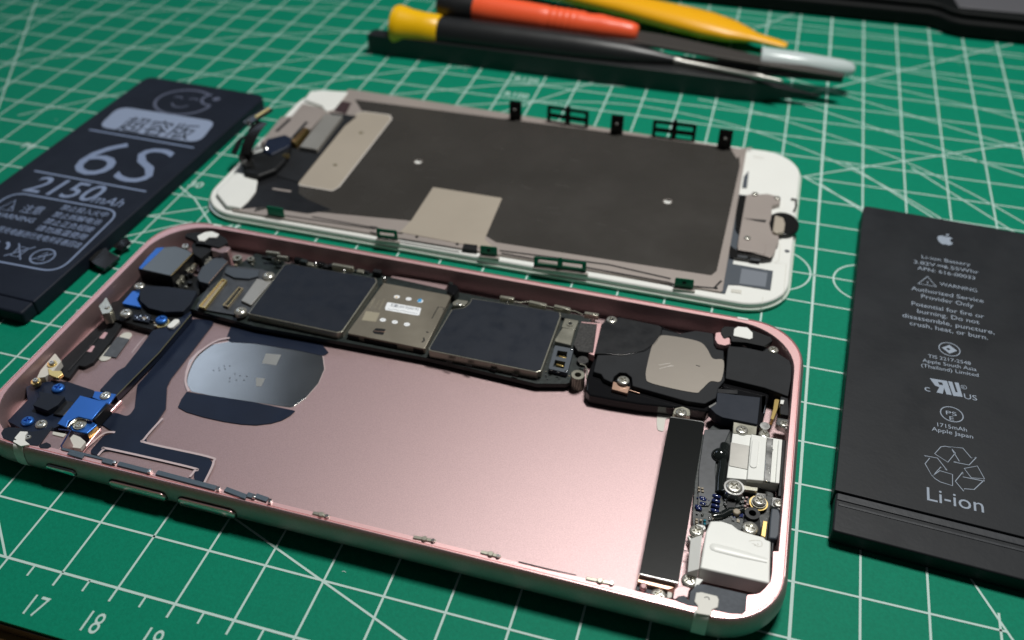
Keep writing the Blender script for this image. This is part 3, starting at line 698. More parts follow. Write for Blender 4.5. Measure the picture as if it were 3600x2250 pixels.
for a, b in (((540, 55), (690, 80)), ((1730, 285), (1830, 300)), ((1935, 320), (2060, 345)), ((2115, 350), (2230, 375)), ((2330, 400), (2430, 415))): bar('wall_clip', a, b, .07, .46, .58, 'nickel', ph, C_)
tube('clip_wire', [(*at(C_(a, b), .55), .53) for a, b in ((1830, 318), (1880, 325), (1930, 318), (2060, 350), (2200, 380), (2260, 385), (2320, 412))], .012, 'nickel', lb)
plate('tray_slot_block', C_, [(960, 140), (1340, 200), (1360, 205), (1325, 262), (940, 190)], .15, .28, 'pink', shell, r=.01)
plate('rubber_seal', C_, [(1365, 190), (1425, 200), (1440, 235), (1400, 280), (1350, 250)], .3, .52, 'black_gloss', ph, r=.05, bevel=.03)
plate('screw_tab', C_, [(1425, 308), (1510, 318), (1475, 352), (1400, 350), (1392, 330)], .3, .44, 'nickel', lb, r=.04); screw(lb, at(C_(1442, 334), .46), .46, .07, .02)
# right end of the board
hp = plate('screw_tab', C_, [(2190, 440), (2290, 458), (2262, 522), (2165, 505)], .3, .42, 'nickel', lb, r=.04)
ring('threaded_hole', at(C_(2228, 482), .42), .421, .435, .04, .075, 'nickel', lb); q = Print(); q.fill(disc(*at(C_(2228, 482), .42), .042), .423); q.make('hole', 'black', lb)
plate('small_can', C_, [(2172, 508), (2262, 520), (2232, 632), (2120, 605), (2118, 592)], .3, .46, 'nickel', lb, r=.02, bevel=.012)
plate('foam_block', D_, [(300, 288), (430, 300), (412, 400), (398, 520), (285, 505), (250, 455), (270, 400)], .3, .47, 'foam', lb, r=.02)
plate('pink_tab', D_, [(312, 283), (465, 296), (440, 410), (408, 538), (365, 522), (400, 515), (430, 302), (310, 290)], .3, .462, 'pink_lip', lb, bevel=.004)
bc = plate('battery_connector', D_, [(110, 462), (252, 490), (205, 672), (62, 638)], .3, .43, 'slate', lb, r=.02, holes=[px(D_, [(130, 500), (205, 512), (198, 560), (118, 548)], .43), px(D_, [(112, 572), (190, 588), (178, 640), (95, 622)], .43)], bevel=0)
for a, b in ((168, 548), (148, 610)): bar('gold_contact', (a - 28, b - 5), (a + 28, b + 8), .035, .30, .37, 'gold', lb, D_); bar('contact_rail', (a - 25, b - 25), (a + 25, b - 15), .05, .30, .355, 'black_gloss', lb, D_)
for a, b in ((80, 645), (135, 662), (190, 655), (235, 495)): bar('contact_pin', (a - 10, b), (a + 12, b + 3), .03, .42, .436, 'solder', lb, D_)
p = at(D_(322, 572), .40); prism('round_pad', disc(*p, .11, 24), .3, .40, 'foam', lb, bevel=.01)
p = at(D_(285, 685), .47); so = ring('standoff', p, FZ, .47, .062, .118, 'nickel', lb, n=36, knurl=.012); q = Print(); q.fill(disc(*p, .064), .36); q.make('hole', 'black', so)
tube('wire', [(*at(D_(a, b), .40), .42) for a, b in ((300, 610), (340, 622), (355, 660), (350, 720))], .013, 'nickel', lb)
rnd = random.Random(11)
for i in range(46):
    a = rnd.uniform(20, 330); b = rnd.uniform(640, 720) if rnd.random() < .5 else rnd.uniform(460, 640)
    if 50 < a < 255 and 460 < b < 670: continue
    c = at(D_(a, b), .335); s = rnd.uniform(.008, .018); prism('chip_part', rect(c[0] - s, c[0] + s, c[1] - s * .6, c[1] + s * .6), BZ, BZ + .015, rnd.choice(['solder', 'smd_tan', 'pcb_grey']), lb)

# --- loudspeaker
spk = plate('speaker_body', D_, [(345, 800), (352, 700), (420, 520), (460, 300), (505, 255), (610, 245), (900, 305), (935, 322), (1060, 370), (1170, 355), (1320, 372), (1330, 450), (1400, 470), (1400, 740), (1340, 880), (1262, 962), (1100, 940), (760, 905), (540, 870), (372, 838)],
            FZ, .40, 'black_gloss', ph, r=.04, bevel=.03)
plate('speaker_lid', D_, [(432, 535), (640, 535), (780, 500), (870, 440), (920, 340), (1060, 372), (1180, 350), (1310, 370), (1320, 440), (1390, 460), (1400, 728), (1350, 790), (1335, 860), (1250, 905), (1110, 885), (770, 790), (700, 770), (692, 705), (650, 672), (600, 668), (560, 700), (545, 745), (482, 715), (462, 680), (402, 662)],
      .40, .50, 'black_matte', spk, r=.03, bevel=.012)
plate('black_tape', D_, [(490, 272), (600, 250), (900, 312), (922, 326), (912, 380), (860, 450), (780, 503), (640, 530), (412, 522), (462, 310)], .48, .515, 'black_satin', spk, r=.03, bevel=.006)
tube('tape_edge', [(*at(D_(a, b), .5), .503) for a, b in ((420, 528), (640, 537), (790, 508), (868, 455), (915, 385), (926, 330))], .006, 'black_gloss', spk)
spl = prism('speaker_plate', smoothpath((lambda P_: P_ + [P_[0]])(px(D_, [(890, 395), (960, 386), (1190, 428), (1262, 482), (1310, 562), (1392, 578), (1372, 730), (1292, 735), (1220, 800), (1160, 820), (850, 752), (800, 702), (812, 600), (852, 450)], .508)), 4)[:-1], .50, .508, 'spk_plate', spk, bevel=.003)
q = Print()
for a, b, c_, d_ in ((900, 612, 985, 598), (905, 640, 1000, 612), (960, 625, 1010, 618)): q.line(px(D_, [(a, b), (c_, d_)], .508), .009, .5092)
q.make('plate_scratches', 'plate_light', spl)
bar('plate_scratch', (1183, 612), (1212, 622), .015, .508, .512, 'black', spk, D_)
plate('antenna_cover', D_, [(1425, 452), (1560, 468), (1722, 480), (1800, 520), (1912, 590), (1905, 720), (1882, 850), (1800, 818), (1700, 782), (1530, 742), (1405, 712)], FZ, .53, 'black_matte', ph, r=.025, bevel=.012)
ac = plate('antenna_frame', D_, [(1400, 700), (1530, 738), (1690, 775), (1740, 830), (1700, 1000), (1680, 1080), (1560, 1075), (1480, 860), (1400, 800), (1370, 760)], FZ, .42, 'black_gloss', ph, r=.04, bevel=.03)
plate('black_bar', D_, [(1345, 790), (1500, 802), (1500, 832), (1340, 822)], .42, .50, 'black_satin', ac, r=.02)
plate('flex_tongue', X_, [(1200, 390), (1270, 400), (1250, 665), (1190, 655)], .3, .42, 'slate', ac, r=.02)
aw3 = plate('antenna_window', D_, [(1375, 335), (1400, 318), (1475, 322), (1620, 350), (1750, 400), (1762, 428), (1700, 470), (1560, 440), (1450, 432), (1445, 390), (1395, 410), (1370, 370)], RT - .10, RT - .002, 'black', ph, r=.03)
plate('white_clip', D_, [(1472, 335), (1500, 318), (1570, 325), (1612, 365), (1612, 405), (1590, 415), (1465, 388)], RT - .01, RT + .025, 'white_pl', aw3, r=.015)
plate('milled_boss', D_, [(1330, 365), (1375, 360), (1385, 410), (1440, 400), (1440, 452), (1400, 462), (1345, 450), (1325, 415)], FZ, RT - .02, 'pink_lip', shell, r=.05)
lbk = plate('speaker_bracket', D_, [(552, 735), (682, 778), (662, 828), (540, 795)], .38, .47, 'copper', spk, r=.015)
plate('copper_tab', Q_, [(950, 1150), (1020, 1170), (1160, 1210), (1150, 1300), (1090, 1290), (950, 1255)], .2, .40, 'copper', lbk, r=.01)
tube('copper_pin', [(*at(Q_(a, b), .42), .42) for a, b in ((1170, 1215), (1320, 1262))], .014, 'copper', lbk)
for k_, a, b, z_, r_ in ((D_, 630, 722, .54, .115), (D_, 542, 262, .54, .108), (D_, 1770, 490, .56, .098), (D_, 1850, 1052, .5, .085), (D_, 1702, 1132, .42, .10)): screw(spk, at(k_(a, b), z_), z_, r_, .05)
# --- vibration motor (long black bar)
tap = [at(D_(985, 1000), .46), at(D_(1250, 1040), .46), at((2385, 2052), .46), at((2248, 2020), .46)]
te = prism('vibration_motor', rc(tap, [.04, .07, .01, .01]), .17, .46, 'steel_bright', ph, bevel=.012)
c = Vector(((tap[0][0] + tap[2][0]) / 2, (tap[0][1] + tap[2][1]) / 2))
prism('motor_sticker', rc([tuple(c + (Vector(p) - c) * (1 - .022 / (Vector(p) - c).length * 1.3)) for p in tap], [.04, .06, .01, .01]), .46, .466, 'motor_black', te, bevel=.002)
tt = plate('motor_tab', D_, [(1000, 985), (1020, 940), (1080, 925), (1135, 950), (1140, 1000)], .3, .41, 'nickel', te, r=.05); screw(te, at(D_(1070, 968), .44), .45, .10, .04)
plate('motor_end', Y_, [(480, 595), (1150, 740), (1130, 830), (1000, 870), (460, 735)], .20, .38, 'copper', te, r=.01)
mf = plate('motor_foot', Y_, [(450, 760), (620, 800), (1000, 890), (985, 1030), (440, 890)], .20, .30, 'grey_foam', te, r=.01)
lathe('locating_pin', (*at(Y_(560, 850), .3), .28), (*at(Y_(565, 815), .42), .44), [(0, .055), (.85, .055), (1, .035)], 'pink_edge', te, n=20)
screw(te, at(Y_(835, 960), .36), .36, .12, .05)
plate('end_block', Y_, [(990, 900), (1075, 920), (1070, 1010), (985, 1030)], .3, .5, 'offwhite', te, r=.02)
plate('floor_pad', D_, [(888, 948), (1000, 958), (985, 1010), (950, 1020), (935, 1120), (890, 1105), (882, 1060)], FZ, FZ + .012, 'offwhite', shell, r=.04, bevel=.002)
# --- charging port area
pb = plate('port_board', E_, [(745, 60), (830, -20), (960, 30), (1000, 380), (1250, 470), (1235, 810), (800, 690), (680, 720), (672, 640), (690, 400)], FZ, .28, 'pcb', ph, r=.02)
plate('port_flex', E_, [(760, 20), (945, 20), (905, 110), (850, 170), (835, 300), (840, 400), (848, 470), (790, 560), (712, 560), (720, 300)], .28, .31, 'pcb_grey', pb, r=.02)
cap = plate('port_cover', X_, [(525, 345), (870, 385), (1180, 420), (1135, 828), (775, 755), (600, 720), (500, 665), (400, 560), (515, 490)], .30, .52, 'label_navy', ph, r=.02, bevel=.008)
cap['label'] = 'charcoal foil cover above the charging port'
plate('foil_fold', X_, [(395, 555), (512, 488), (505, 520), (410, 580)], .515, .526, 'steel_bright', cap, bevel=0)
plate('port_shield', X_, [(775, 758), (1135, 828), (1118, 985), (1040, 985), (762, 965), (768, 840)], .30, .47, 'nickel', ph, r=.02)
screw(cap, at(X_(905, 905), .50), .505, .105, .04)
lathe('round_boss', (*at(X_(1250, 870), .4), .2), (*at(X_(1250, 850), .44), .44), [(0, .1), (.9, .1), (1, .085)], 'steel_bright', pb, n=24)
plate('gold_spring', X_, [(1395, 450), (1475, 430), (1440, 600), (1380, 760), (1335, 740), (1375, 590)], .25, .40, 'gold', pb, r=.02)
plate('white_block', X_, [(1490, 455), (1545, 460), (1530, 520), (1480, 515)], .4, .52, 'white_pl', pb, r=.01)
plate('black_block', X_, [(1485, 400), (1600, 430), (1620, 650), (1640, 700), (1480, 670)], .3, .48, 'black_satin', pb, r=.02)
tb_ = plate('end_tab', X_, [(1435, 725), (1640, 760), (1630, 910), (1560, 890), (1415, 820)], .36, .47, 'steel_bright', pb, r=.02)
port = plate('charging_port', E_, [(962, 28), (1090, 55), (1245, 80), (1312, 92), (1288, 400), (1225, 392), (1180, 385), (1060, 375), (918, 362)], .22, .46, 'white_pl', ph, r=.012, bevel=.012)
plate('port_lip', E_, [(1092, 52), (1200, 75), (1180, 383), (1062, 372)], .46, .54, 'white_pl', port, r=.015, bevel=.02)
prism('lip_groove', stadium(at(E_(1122, 110), .54), at(E_(1105, 275), .54), .062), .535, .556, 'white_pl', port, bevel=.015)
plate('port_metal', E_, [(946, 110), (1078, 135), (1064, 302), (934, 276)], .46, .472, 'steel', port, bevel=.004)
plate('port_clamp', E_, [(1202, 78), (1248, 86), (1226, 391), (1182, 384)], .5, .548, 'steel_bright', port, bevel=.006)
for a, b in ((1237, 130), (1240, 160), (1220, 290), (1222, 320)): bar('clamp_tooth', (a - 6, b), (a + 8, b + 2), .03, .5, .553, 'steel_bright', port, E_)
plate('port_step', E_, [(1285, 92), (1312, 95), (1290, 400), (1262, 398)], .46, .50, 'white_pl', port, bevel=.01)
p = at(E_(972, 420), .5); ring('screw_collar', p, .24, .47, .085, .165, 'steel_bright', port); screw(port, p, .50, .135, .05)
plate('clamp_arm', E_, [(1020, 410), (1090, 425), (1140, 430), (1135, 458), (1030, 445)], .36, .42, 'nickel', port, r=.015)
p = at(E_(1148, 525), .42); pt = plate('gold_tab', E_, [(1118, 465), (1195, 475), (1205, 560), (1120, 560)], .28, .34, 'steel_bright', pb); ring('gold_washer', p, .33, .36, .07, .15, 'gold', pb); ring('washer', p, .36, .39, .07, .125, 'nickel', pb); screw(pb, p, .44, .11, .06)
plate('corner_tab', E_, [(1240, 498), (1325, 515), (1315, 600), (1235, 560)], .36, .45, 'steel_bright', pb, r=.01); screw(pb, at(E_(1285, 540), .48), .485, .085, .04)
ring('black_ring', at(E_(1100, 612), .40), .28, .40, .06, .12, 'black_satin', pb)
plate('black_mount', E_, [(1040, 650), (1150, 640), (1165, 770), (1030, 740)], .26, .34, 'black_matte', pb, r=.03); screw(pb, at(E_(1085, 712), .39), .39, .13, .05)
plate('gold_spring', E_, [(1175, 665), (1207, 672), (1192, 785), (1160, 770)], .28, .44, 'gold', pb, r=.01, bevel=.015)
plate('mesh_block', E_, [(1235, 575), (1285, 585), (1305, 640), (1295, 760), (1270, 795), (1215, 790), (1225, 650)], .28, .50, 'slate', pb, r=.03, bevel=.02)
for a, b, r_ in ((705, 732, .115), (655, 1082, .125)): screw(pb, at(E_(a, b), .40), .40, r_, .06, cross=True)
plate('white_tab', E_, [(640, 770), (720, 765), (700, 690), (760, 700), (770, 720), (690, 775), (665, 830)], .24, .31, 'white_pl', pb)
# glue and small parts
gp = at(E_(872, 205), .32); g1 = lathe('glue_blob', (*gp, .27), (*gp, .44), [(0, .16), (.35, .155), (.7, .12), (.9, .07), (1, .015)], 'glue', pb, n=28)
tube('glue_bead', [(*at(E_(a, b), .31), .30) for a, b in ((905, 130), (890, 200), (885, 300), (872, 380), (868, 470))], .085, 'glue', pb, n=14)
tube('glue_bead', [(*at(E_(a, b), .29), .28) for a, b in ((820, 640), (880, 632), (940, 600), (1000, 600), (1035, 590))], .075, 'glue', pb, n=14)
for a, b in ((845, 490), (842, 523), (838, 558), (834, 592)): 
    c = at(E_(a, b), .33); lathe('chip_part', (c[0] - .07, c[1] + .005, .31), (c[0] + .07, c[1] - .005, .31), [(0, .02), (.15, .034), (.85, .034), (1, .02)], 'smd_blue', pb, n=10)
for a, b in ((752, 512), (748, 540), (722, 575), (745, 500), (715, 560)):
    c = at(E_(a, b), .33); lathe('chip_part', (c[0] - .05, c[1], .30), (c[0] + .05, c[1], .30), [(0, .02), (.15, .032), (.85, .032), (1, .02)], 'smd_blue', pb, n=10)
for a, b, mm in ((762, 662, 'smd_teal'), (762, 685, 'smd_teal'), (735, 660, 'smd_tan'), (705, 655, 'smd_tan'), (705, 675, 'smd_tan'), (1060, 500, 'smd_pink'), (1050, 525, 'smd_pink'), (1065, 548, 'smd_pink'), (1070, 575, 'smd_pink'), (1048, 560, 'smd_pink'), (1020, 530, 'solder'), (912, 515, 'solder'), (905, 535, 'solder'), (912, 548, 'solder'), (722, 430, 'smd_tan'), (745, 435, 'smd_tan'), (722, 450, 'smd_tan'), (748, 455, 'smd_tan')):
    bar('chip_part', (a - 9, b - 1), (a + 9, b + 2), .035, .28, .335, mm, pb, E_)
for a, b in ((797, 642), (815, 655), (745, 622), (1028, 592), (925, 585), (772, 512), (770, 545)):
    c = at(E_(a, b), .31); lathe('solder_dot', (*c, .27), (*c, .33), [(0, .025), (.6, .022), (1, .006)], 'solder', pb, n=10)
q = Print()
for i in range(14):
    c = at(E_(884 - i * .9, 372 + i * 7.5), .315); q.fill(disc(*c, .009, 6), .3125)
q.make('contact_row', 'solder', pb)
rnd = random.Random(21)
for i in range(58):
    a = rnd.uniform(690, 1035); b = rnd.uniform(575, 665) if i % 2 else rnd.uniform(400, 560)
    if a < 800 and b < 480: b += 60
    if 820 < a < 990 and b < 600 and i % 3: a = rnd.uniform(985, 1060)
    c = at(E_(a, b), .30); s = rnd.uniform(.012, .028); t_ = rnd.choice([.5, 1.4])
    prism('chip_part', rect(c[0] - s, c[0] + s, c[1] - s * t_, c[1] + s * t_), .28, .28 + rnd.uniform(.012, .035), rnd.choice(['solder', 'smd_tan', 'black_satin', 'pcb_grey', 'solder', 'smd_blue']), pb)
c = at(E_(985, 615), .3); prism('inductor', disc(*c, .06, 16), .28, .36, 'smd_tan', pb, bevel=.015)
plate('black_chip', E_, [(920, 525), (985, 535), (975, 590), (910, 575)], .28, .33, 'black_satin', pb)
# dark seal between the port area and the end wall
plate('end_gasket', E_, [(1312, 92), (1338, 95), (1318, 440), (1335, 480), (1328, 500), (1280, 490), (1290, 400)], FZ, .44, 'black_satin', ph, r=.02)
plate('end_gasket', E_, [(1235, 820), (1252, 822), (1232, 1090), (1215, 1120)], FZ, .5, 'black_satin', ph)
# white antenna cover
wc = plate('white_cover', E_, [(802, 668), (880, 668), (955, 692), (1000, 728), (1060, 750), (1180, 782), (1195, 800), (1230, 812), (1222, 1112), (728, 1002), (770, 745)], .26, .60, 'white_pl', ph, r=.03, bevel=.022, )
V = [(*at(E_(735, 760), .60), .59), (*at(E_(712, 1005), .60), .59), (*at(E_(640, 1030), .48), .47), (*at(E_(662, 790), .48), .47), (*at(E_(735, 760), .60), .3), (*at(E_(712, 1005), .60), .3), (*at(E_(640, 1030), .48), .3), (*at(E_(662, 790), .48), .3)]
V = [(x + .02 if i in (0, 1, 4, 5) else x, y, z) for i, (x, y, z) in enumerate(V)]
obj('chamfer_face', V, [(0, 1, 2, 3), (7, 6, 5, 4), (0, 4, 5, 1), (1, 5, 6, 2), (2, 6, 7, 3), (3, 7, 4, 0)], 'white_pl', wc, bevel=.01)
a = at(E_(790, 845), .6); b = at(E_(1205, 950), .6)
lathe('moulded_ridge', (*a, .585), (*b, .595), [(0, .03), (.04, .075), (.12, .09), (.5, .085), (1, .05)], 'white_pl', wc, n=20, flat=.35)
q = Print(); q.line(smoothpath(px(E_, [(1075, 812), (1110, 806), (1160, 812), (1165, 845), (1130, 850)], .6), 4), .012, .6015); q.line(smoothpath(px(E_, [(1095, 828), (1120, 835), (1115, 842), (1140, 838), (1135, 825)], .6), 4), .012, .6015); q.make('moulded_mark', 'offwhite', wc)
plate('corner_ledge', K(2500, 1950, 5.04), [(1100, -60), (1085, 300), (1050, 520), (1000, 612), (900, 672), (780, 702), (650, 712), (628, 745), (612, 1000), (560, 1045), (400, 1062), (650, 1048), (850, 965), (1010, 860), (1130, 745), (1222, 560), (1268, 350), (1290, -60)],
      RT - .12, RT - .006, 'pink_lip', shell, bevel=.004)
# near right corner: fabric pad, white clip, boss
gf = plate('fabric_pad', E_, [(705, 1118), (760, 1118), (1062, 1188), (1052, 1305), (1030, 1325), (940, 1322), (800, 1290), (640, 1262), (560, 1232), (575, 1205), (620, 1200), (650, 1240), (660, 1170)], RT - .25, RT + .003, 'grey_foam', ph, r=.02)
plate('white_clip', E_, [(700, 1175), (740, 1172), (850, 1200), (862, 1225), (855, 1280), (815, 1295), (805, 1340), (700, 1322), (712, 1268), (688, 1240)], RT, RT + .02, 'offwhite', gf, r=.02)
q = Print(); q.line(smoothpath(px(E_, [(758, 1212), (775, 1207), (790, 1215), (794, 1228)], RT + .02), 4), .012, RT + .0215); q.make('moulded_mark', 'foam', gf)
plate('corner_boss', E_, [(545, 1155), (570, 1132), (615, 1128), (665, 1145), (650, 1165), (640, 1215), (615, 1200), (575, 1205), (558, 1225), (535, 1220)], FZ, RT - .01, 'pink', shell, r=.04)
plate('white_tab', Y_, [(1500, 660), (1630, 690), (1560, 770), (1540, 830), (1470, 820)], .3, .5, 'white_pl', ph)
q = Print(); 
for pts in (((605, 810), (630, 822), (655, 830)), ((610, 885), (655, 893))): q.line(px(E_, pts, .3), .016, .33)
q.make('antenna_wire', 'black', pb)

# ================================================================== SCREEN ASSEMBLY
sx0, sx1, sy0, sy1 = 13.78, 27.52, 9.28, 15.73
sa = thing('screen_assembly', 'removed white phone screen lying face down with dark steel back plate and brackets', 'phone screen', ((sx0 + sx1) / 2, (sy0 + sy1) / 2, 0))
pf = [(.05, .006, .98), (.0, .03, 1.03), (0, .09, 1.03), (.05, .10, .98), (.055, .19, .975), (.08, .215, .95)]
rings = [rr_ring(i, z, R, xa=sx0, xb=sx1, ya=sy0, yb=sy1) for i, z, R in pf]; n = len(rings[0])
V = [v for r in rings for v in r]; F = []; FM = {}
for k in range(len(rings) - 1):
    for i in range(n):
        j = (i + 1) % n
        if k < 3: FM[len(F)] = 1
        F.append((k * n + i, k * n + j, k * n + n + j, k * n + n + i))
F += [tuple(range(n - 1, -1, -1)), tuple(range((len(rings) - 1) * n, len(rings) * n))]
bz = obj('bezel', V, F, 'white_bezel', sa, smooth=40, mats=['glass_edge'], fm=FM)
SZ = .215
bp = prism('back_plate', rc([at(p_, .27) for p_ in ((1225, 312), (2625, 526), (2540, 1025), (815, 738))], .05), SZ, .27, 'disp_rim', sa, bevel=.008)
def pl(k, pts, z, m, name, r=0.0, parent=bp, dz=.004, **kw): return plate(name, k, pts, .27, z + dz, m, parent, r=r, bevel=.001, **kw)
pl(F_, [(838, 235), (1745, 352), (1748, 392), (1693, 640), (1680, 650), (1172, 572), (1120, 540), (960, 520), (640, 490), (600, 500), (700, 300), (860, 270)], .272, 'disp_plate', 'graphite_sheet')
pl(F_, [(1023, 442), (1186, 468), (1145, 565), (1175, 592), (945, 548), (972, 520)], .277, 'disp_bare', 'bare_patch')
pl(S2, [(1395, 375), (1460, 358), (1690, 390), (1705, 425), (1240, 1025), (1180, 1060), (885, 1010), (880, 985), (1290, 480)], .277, 'disp_bare', 'sensor_window_plate', r=.05)
for k_, a, b, r_ in ((S2, 1435, 548, .06), (S2, 1205, 832, .055)): prism('plate_hole', disc(*at(k_(a, b), .28), r_, 20, r_ * .8), .281, .2825, 'olive', bp)
for p_ in ((988, 382), (1577, 476)): c = at(F_(*p_), .28); dm = ring('dimple', c, .276, .281, .085, .105, 'disp_rim', bp); prism('dimple_base', disc(c[0], c[1] - .015, .08), .27, .2785, 'white_pl', bp); prism('dimple_wall', disc(c[0] + .01, c[1] + .05, .06, 20, .03), .27, .2795, 'black', bp)
pl(S3, [(1755, 655), (1905, 640), (1895, 650), (1870, 650), (1795, 720)], .278, 'disp_rim', 'corner_gusset')
q = Print()
q.line(rc(px(S2, [(1395, 375), (1460, 358), (1690, 390), (1705, 425), (1240, 1025), (1180, 1060), (885, 1010)], .281), .05)[4:], .03, .2826); q.make('plate_edge', 'plate_light', bp)
q = Print(); rnd = random.Random(9)
for i in range(26):
    x = rnd.uniform(18, 24.5); y = rnd.uniform(10.9, 14.6); a = rnd.uniform(-.5, .5); l_ = rnd.uniform(.03, .35)
    q.line([(x, y), (x + l_ * math.cos(a), y + l_ * math.sin(a))], .006, .278)
o = q.make('fine_scratches', 'scuff', bp); o['kind'] = 'stuff'
# slots along the near edge
q = Print()
for pts in ([(165, 410), (200, 385), (590, 445), (620, 460)], [(160, 440), (480, 495)], [(690, 500), (1270, 575), (1600, 650)], [(700, 515), (900, 550)], [(1150, 590), (1590, 670), (1650, 690)], [(1720, 690), (1830, 700), (1870, 660)], [(0, 372), (40, 378)], [(0, 402), (45, 412)]):
    q.line(px(S1, pts, .275), .045, .2755)
for pts in ([(1000, 1290), (1600, 1395), (1800, 1440)], [(760, 1280), (1100, 1330), (1560, 1400)]): q.line(px(S2, pts, .275), .035, .2756)
q.make('long_slot', 'black', bp)
for a, b in ((250, 427), (465, 465), (1842, 700)): prism('rivet', disc(*at(S1(a, b), .28), .035, 14), .27, .283, 'black_satin', bp)
# black foam and sticky edge
plate('foam_spot', S1, [(500, 462), (572, 470), (570, 500), (490, 490)], SZ, .31, 'black', bp, r=.01)
# slate strip and label at the button end
plate('slate_strip', H_, [(350, 60), (400, 0), (382, 180), (330, 180)], SZ - .001, SZ + .02, 'slate', bz, bevel=0)
plate('slate_strip', H_, [(290, 250), (380, 262), (300, 720), (230, 990), (660, 1065), (632, 1268), (300, 1215), (185, 1210), (150, 1305), (100, 1300), (200, 780)], SZ - .001, SZ + .018, 'slate', bz, bevel=.002)
plate('code_label', H_, [(325, 1040), (600, 1085), (578, 1235), (300, 1200)], SZ + .018, SZ + .021, 'slate_mark', bz, bevel=0)
plate('bezel_step', H_, [(215, 1255), (325, 1270), (322, 1305), (210, 1290)], SZ, SZ + .012, 'offwhite', bz, bevel=.002)
prism('bezel_hole', disc(*at(H_(808, 857), SZ), .055, 18), SZ, SZ + .006, 'grey_foam', bz)
q = Print()
for pts in ([(670, 980), (720, 960), (735, 780)], [(680, 985), (800, 990), (770, 1330)], [(550, 1345), (545, 1420)], [(120, 30), (260, 40)]): q.line(px(H_, pts, SZ), .012, SZ + .003)
for pts in ([(1915, 708), (1985, 718)],): q.line(px(S3, pts, SZ), .05, SZ + .003)
q.make('bezel_seam', 'offwhite', bz)
# white top corners and frame lumps at the earpiece end
plate('corner_pad', S2, [(985, 175), (1080, 168), (1320, 180), (1200, 330), (1120, 350), (1080, 300), (930, 250)], SZ, .31, 'white_pl', bz, r=.05, bevel=.03)
plate('corner_pad', S2, [(330, 895), (520, 935), (500, 1060), (430, 1150), (360, 1210), (240, 1190), (150, 1080), (160, 1050)], SZ, .33, 'white_pl', bz, r=.05, bevel=.03)
eb = plate('earpiece_bracket', S2, [(915, 285), (1100, 330), (1120, 370), (1000, 500), (880, 560), (760, 650), (540, 640), (600, 560), (725, 405), (820, 398)], SZ, .36, 'disp_rim', sa, r=.04, bevel=.012)
for a, b in (((800, 430), (690, 530)), ((950, 455), (830, 590))): prism('bracket_slot', stadium(at(S2(*a), .36), at(S2(*b), .36), .045), .355, .3625, 'black_matte', eb)
dg = plate('display_chip_cover', S2, [(1115, 378), (1272, 395), (1045, 692), (890, 668)], .27, .42, 'steel', sa, bevel=.01)
plate('dark_flex', S2, [(1140, 362), (1395, 398), (1290, 480), (880, 985), (700, 930), (620, 890), (760, 700), (880, 670), (1040, 700), (1270, 410)], .27, .30, 'black_matte', dg, r=.02)
plate('dark_patch', S2, [(1250, 262), (1350, 280), (1300, 380), (1190, 350)], .27, .2795, 'maroon', bp)
plate('connector_end', S2, [(935, 500), (975, 510), (860, 650), (815, 620)], .3, .43, 'gold', dg, r=.01)
for i in range(3): bar('contact_row', (955 - i * 12, 505 - i * 2), (845 - i * 12, 622 - i * 2), .02, .43, .436, 'copper' if i % 2 else 'gold', dg, S2)
fp = plate('flex_pile', S2, [(440, 740), (560, 700), (720, 620), (820, 620), (800, 700), (760, 790), (680, 870), (520, 930), (400, 900), (370, 800)], SZ, .45, 'black', sa, r=.08, bevel=.05)
plate('flex_fold', S2, [(600, 600), (760, 560), (820, 590), (800, 660), (640, 740), (560, 700)], .4, .5, 'flex', fp, r=.05, bevel=.03)
for a, b, z_ in ((590, 675, .52), (470, 725, .45)): lathe('solder_bead', (*at(S2(a, b), z_), z_ - .08), (*at(S2(a, b), z_), z_ + .02), [(0, .08), (.6, .07), (1, .02)], 'steel_bright', fp, n=16)
ring('gold_ring', at(S2(770, 745), .46), .40, .46, .04, .08, 'gold', fp, n=20)
# the standing flex cables
def P3(k, a, b, z): x, y = at(k(a, b), z); return (x, y, z)
strap('ribbon_cable', smoothpath([P3(S2, 560, 830, .40), P3(S2, 470, 830, .46), P3(S2, 405, 770, .62), P3(S2, 420, 690, .80), P3(S2, 455, 600, .95), P3(S2, 500, 520, 1.05), P3(S2, 560, 450, 1.12)], 5), .30, .02, 'clip_black', fp)
strap('ribbon_cable', smoothpath([P3(S2, 500, 860, .35), P3(S2, 430, 780, .5), P3(S2, 440, 640, .75), P3(S2, 470, 540, .9), P3(S2, 500, 470, 1.0)], 5), .22, .02, 'black', fp)
strap('ribbon_cable', smoothpath([P3(S2, 500, 500, 1.0), P3(S2, 440, 560, .85), P3(S2, 370, 610, .7), P3(S2, 330, 680, .58), P3(S2, 305, 735, .48)], 5), .16, .02, 'black', fp)
cnb = strap('cable_connector', [P3(S2, 410, 470, 1.12), P3(S2, 500, 415, 1.18), P3(S2, 630, 335, 1.25)], .22, .05, 'clip_black', fp)
strap('connector_pins', [P3(S2, 500, 408, 1.215), P3(S2, 625, 330, 1.285)], .09, .02, 'gold', cnb)
strap('connector_edge', [P3(S2, 440, 420, 1.17), P3(S2, 510, 385, 1.2), P3(S2, 620, 322, 1.27)], .05, .03, 'pcb_grey', cnb)
p = P3(S2, 432, 450, 1.17); lathe('solder_bead', (p[0], p[1], p[2] - .03), (p[0], p[1], p[2] + .04), [(0, .06), (.6, .05), (1, .02)], 'steel_bright', cnb, n=14)
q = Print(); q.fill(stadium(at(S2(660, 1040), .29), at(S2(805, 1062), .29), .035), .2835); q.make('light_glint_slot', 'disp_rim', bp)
plate('dark_corner', S2, [(540, 935), (700, 930), (890, 985), (880, 1080), (950, 1130), (1180, 1230), (960, 1260), (560, 1200), (370, 1220), (440, 1130)], SZ, .2795, 'black_satin', sa, r=.03)
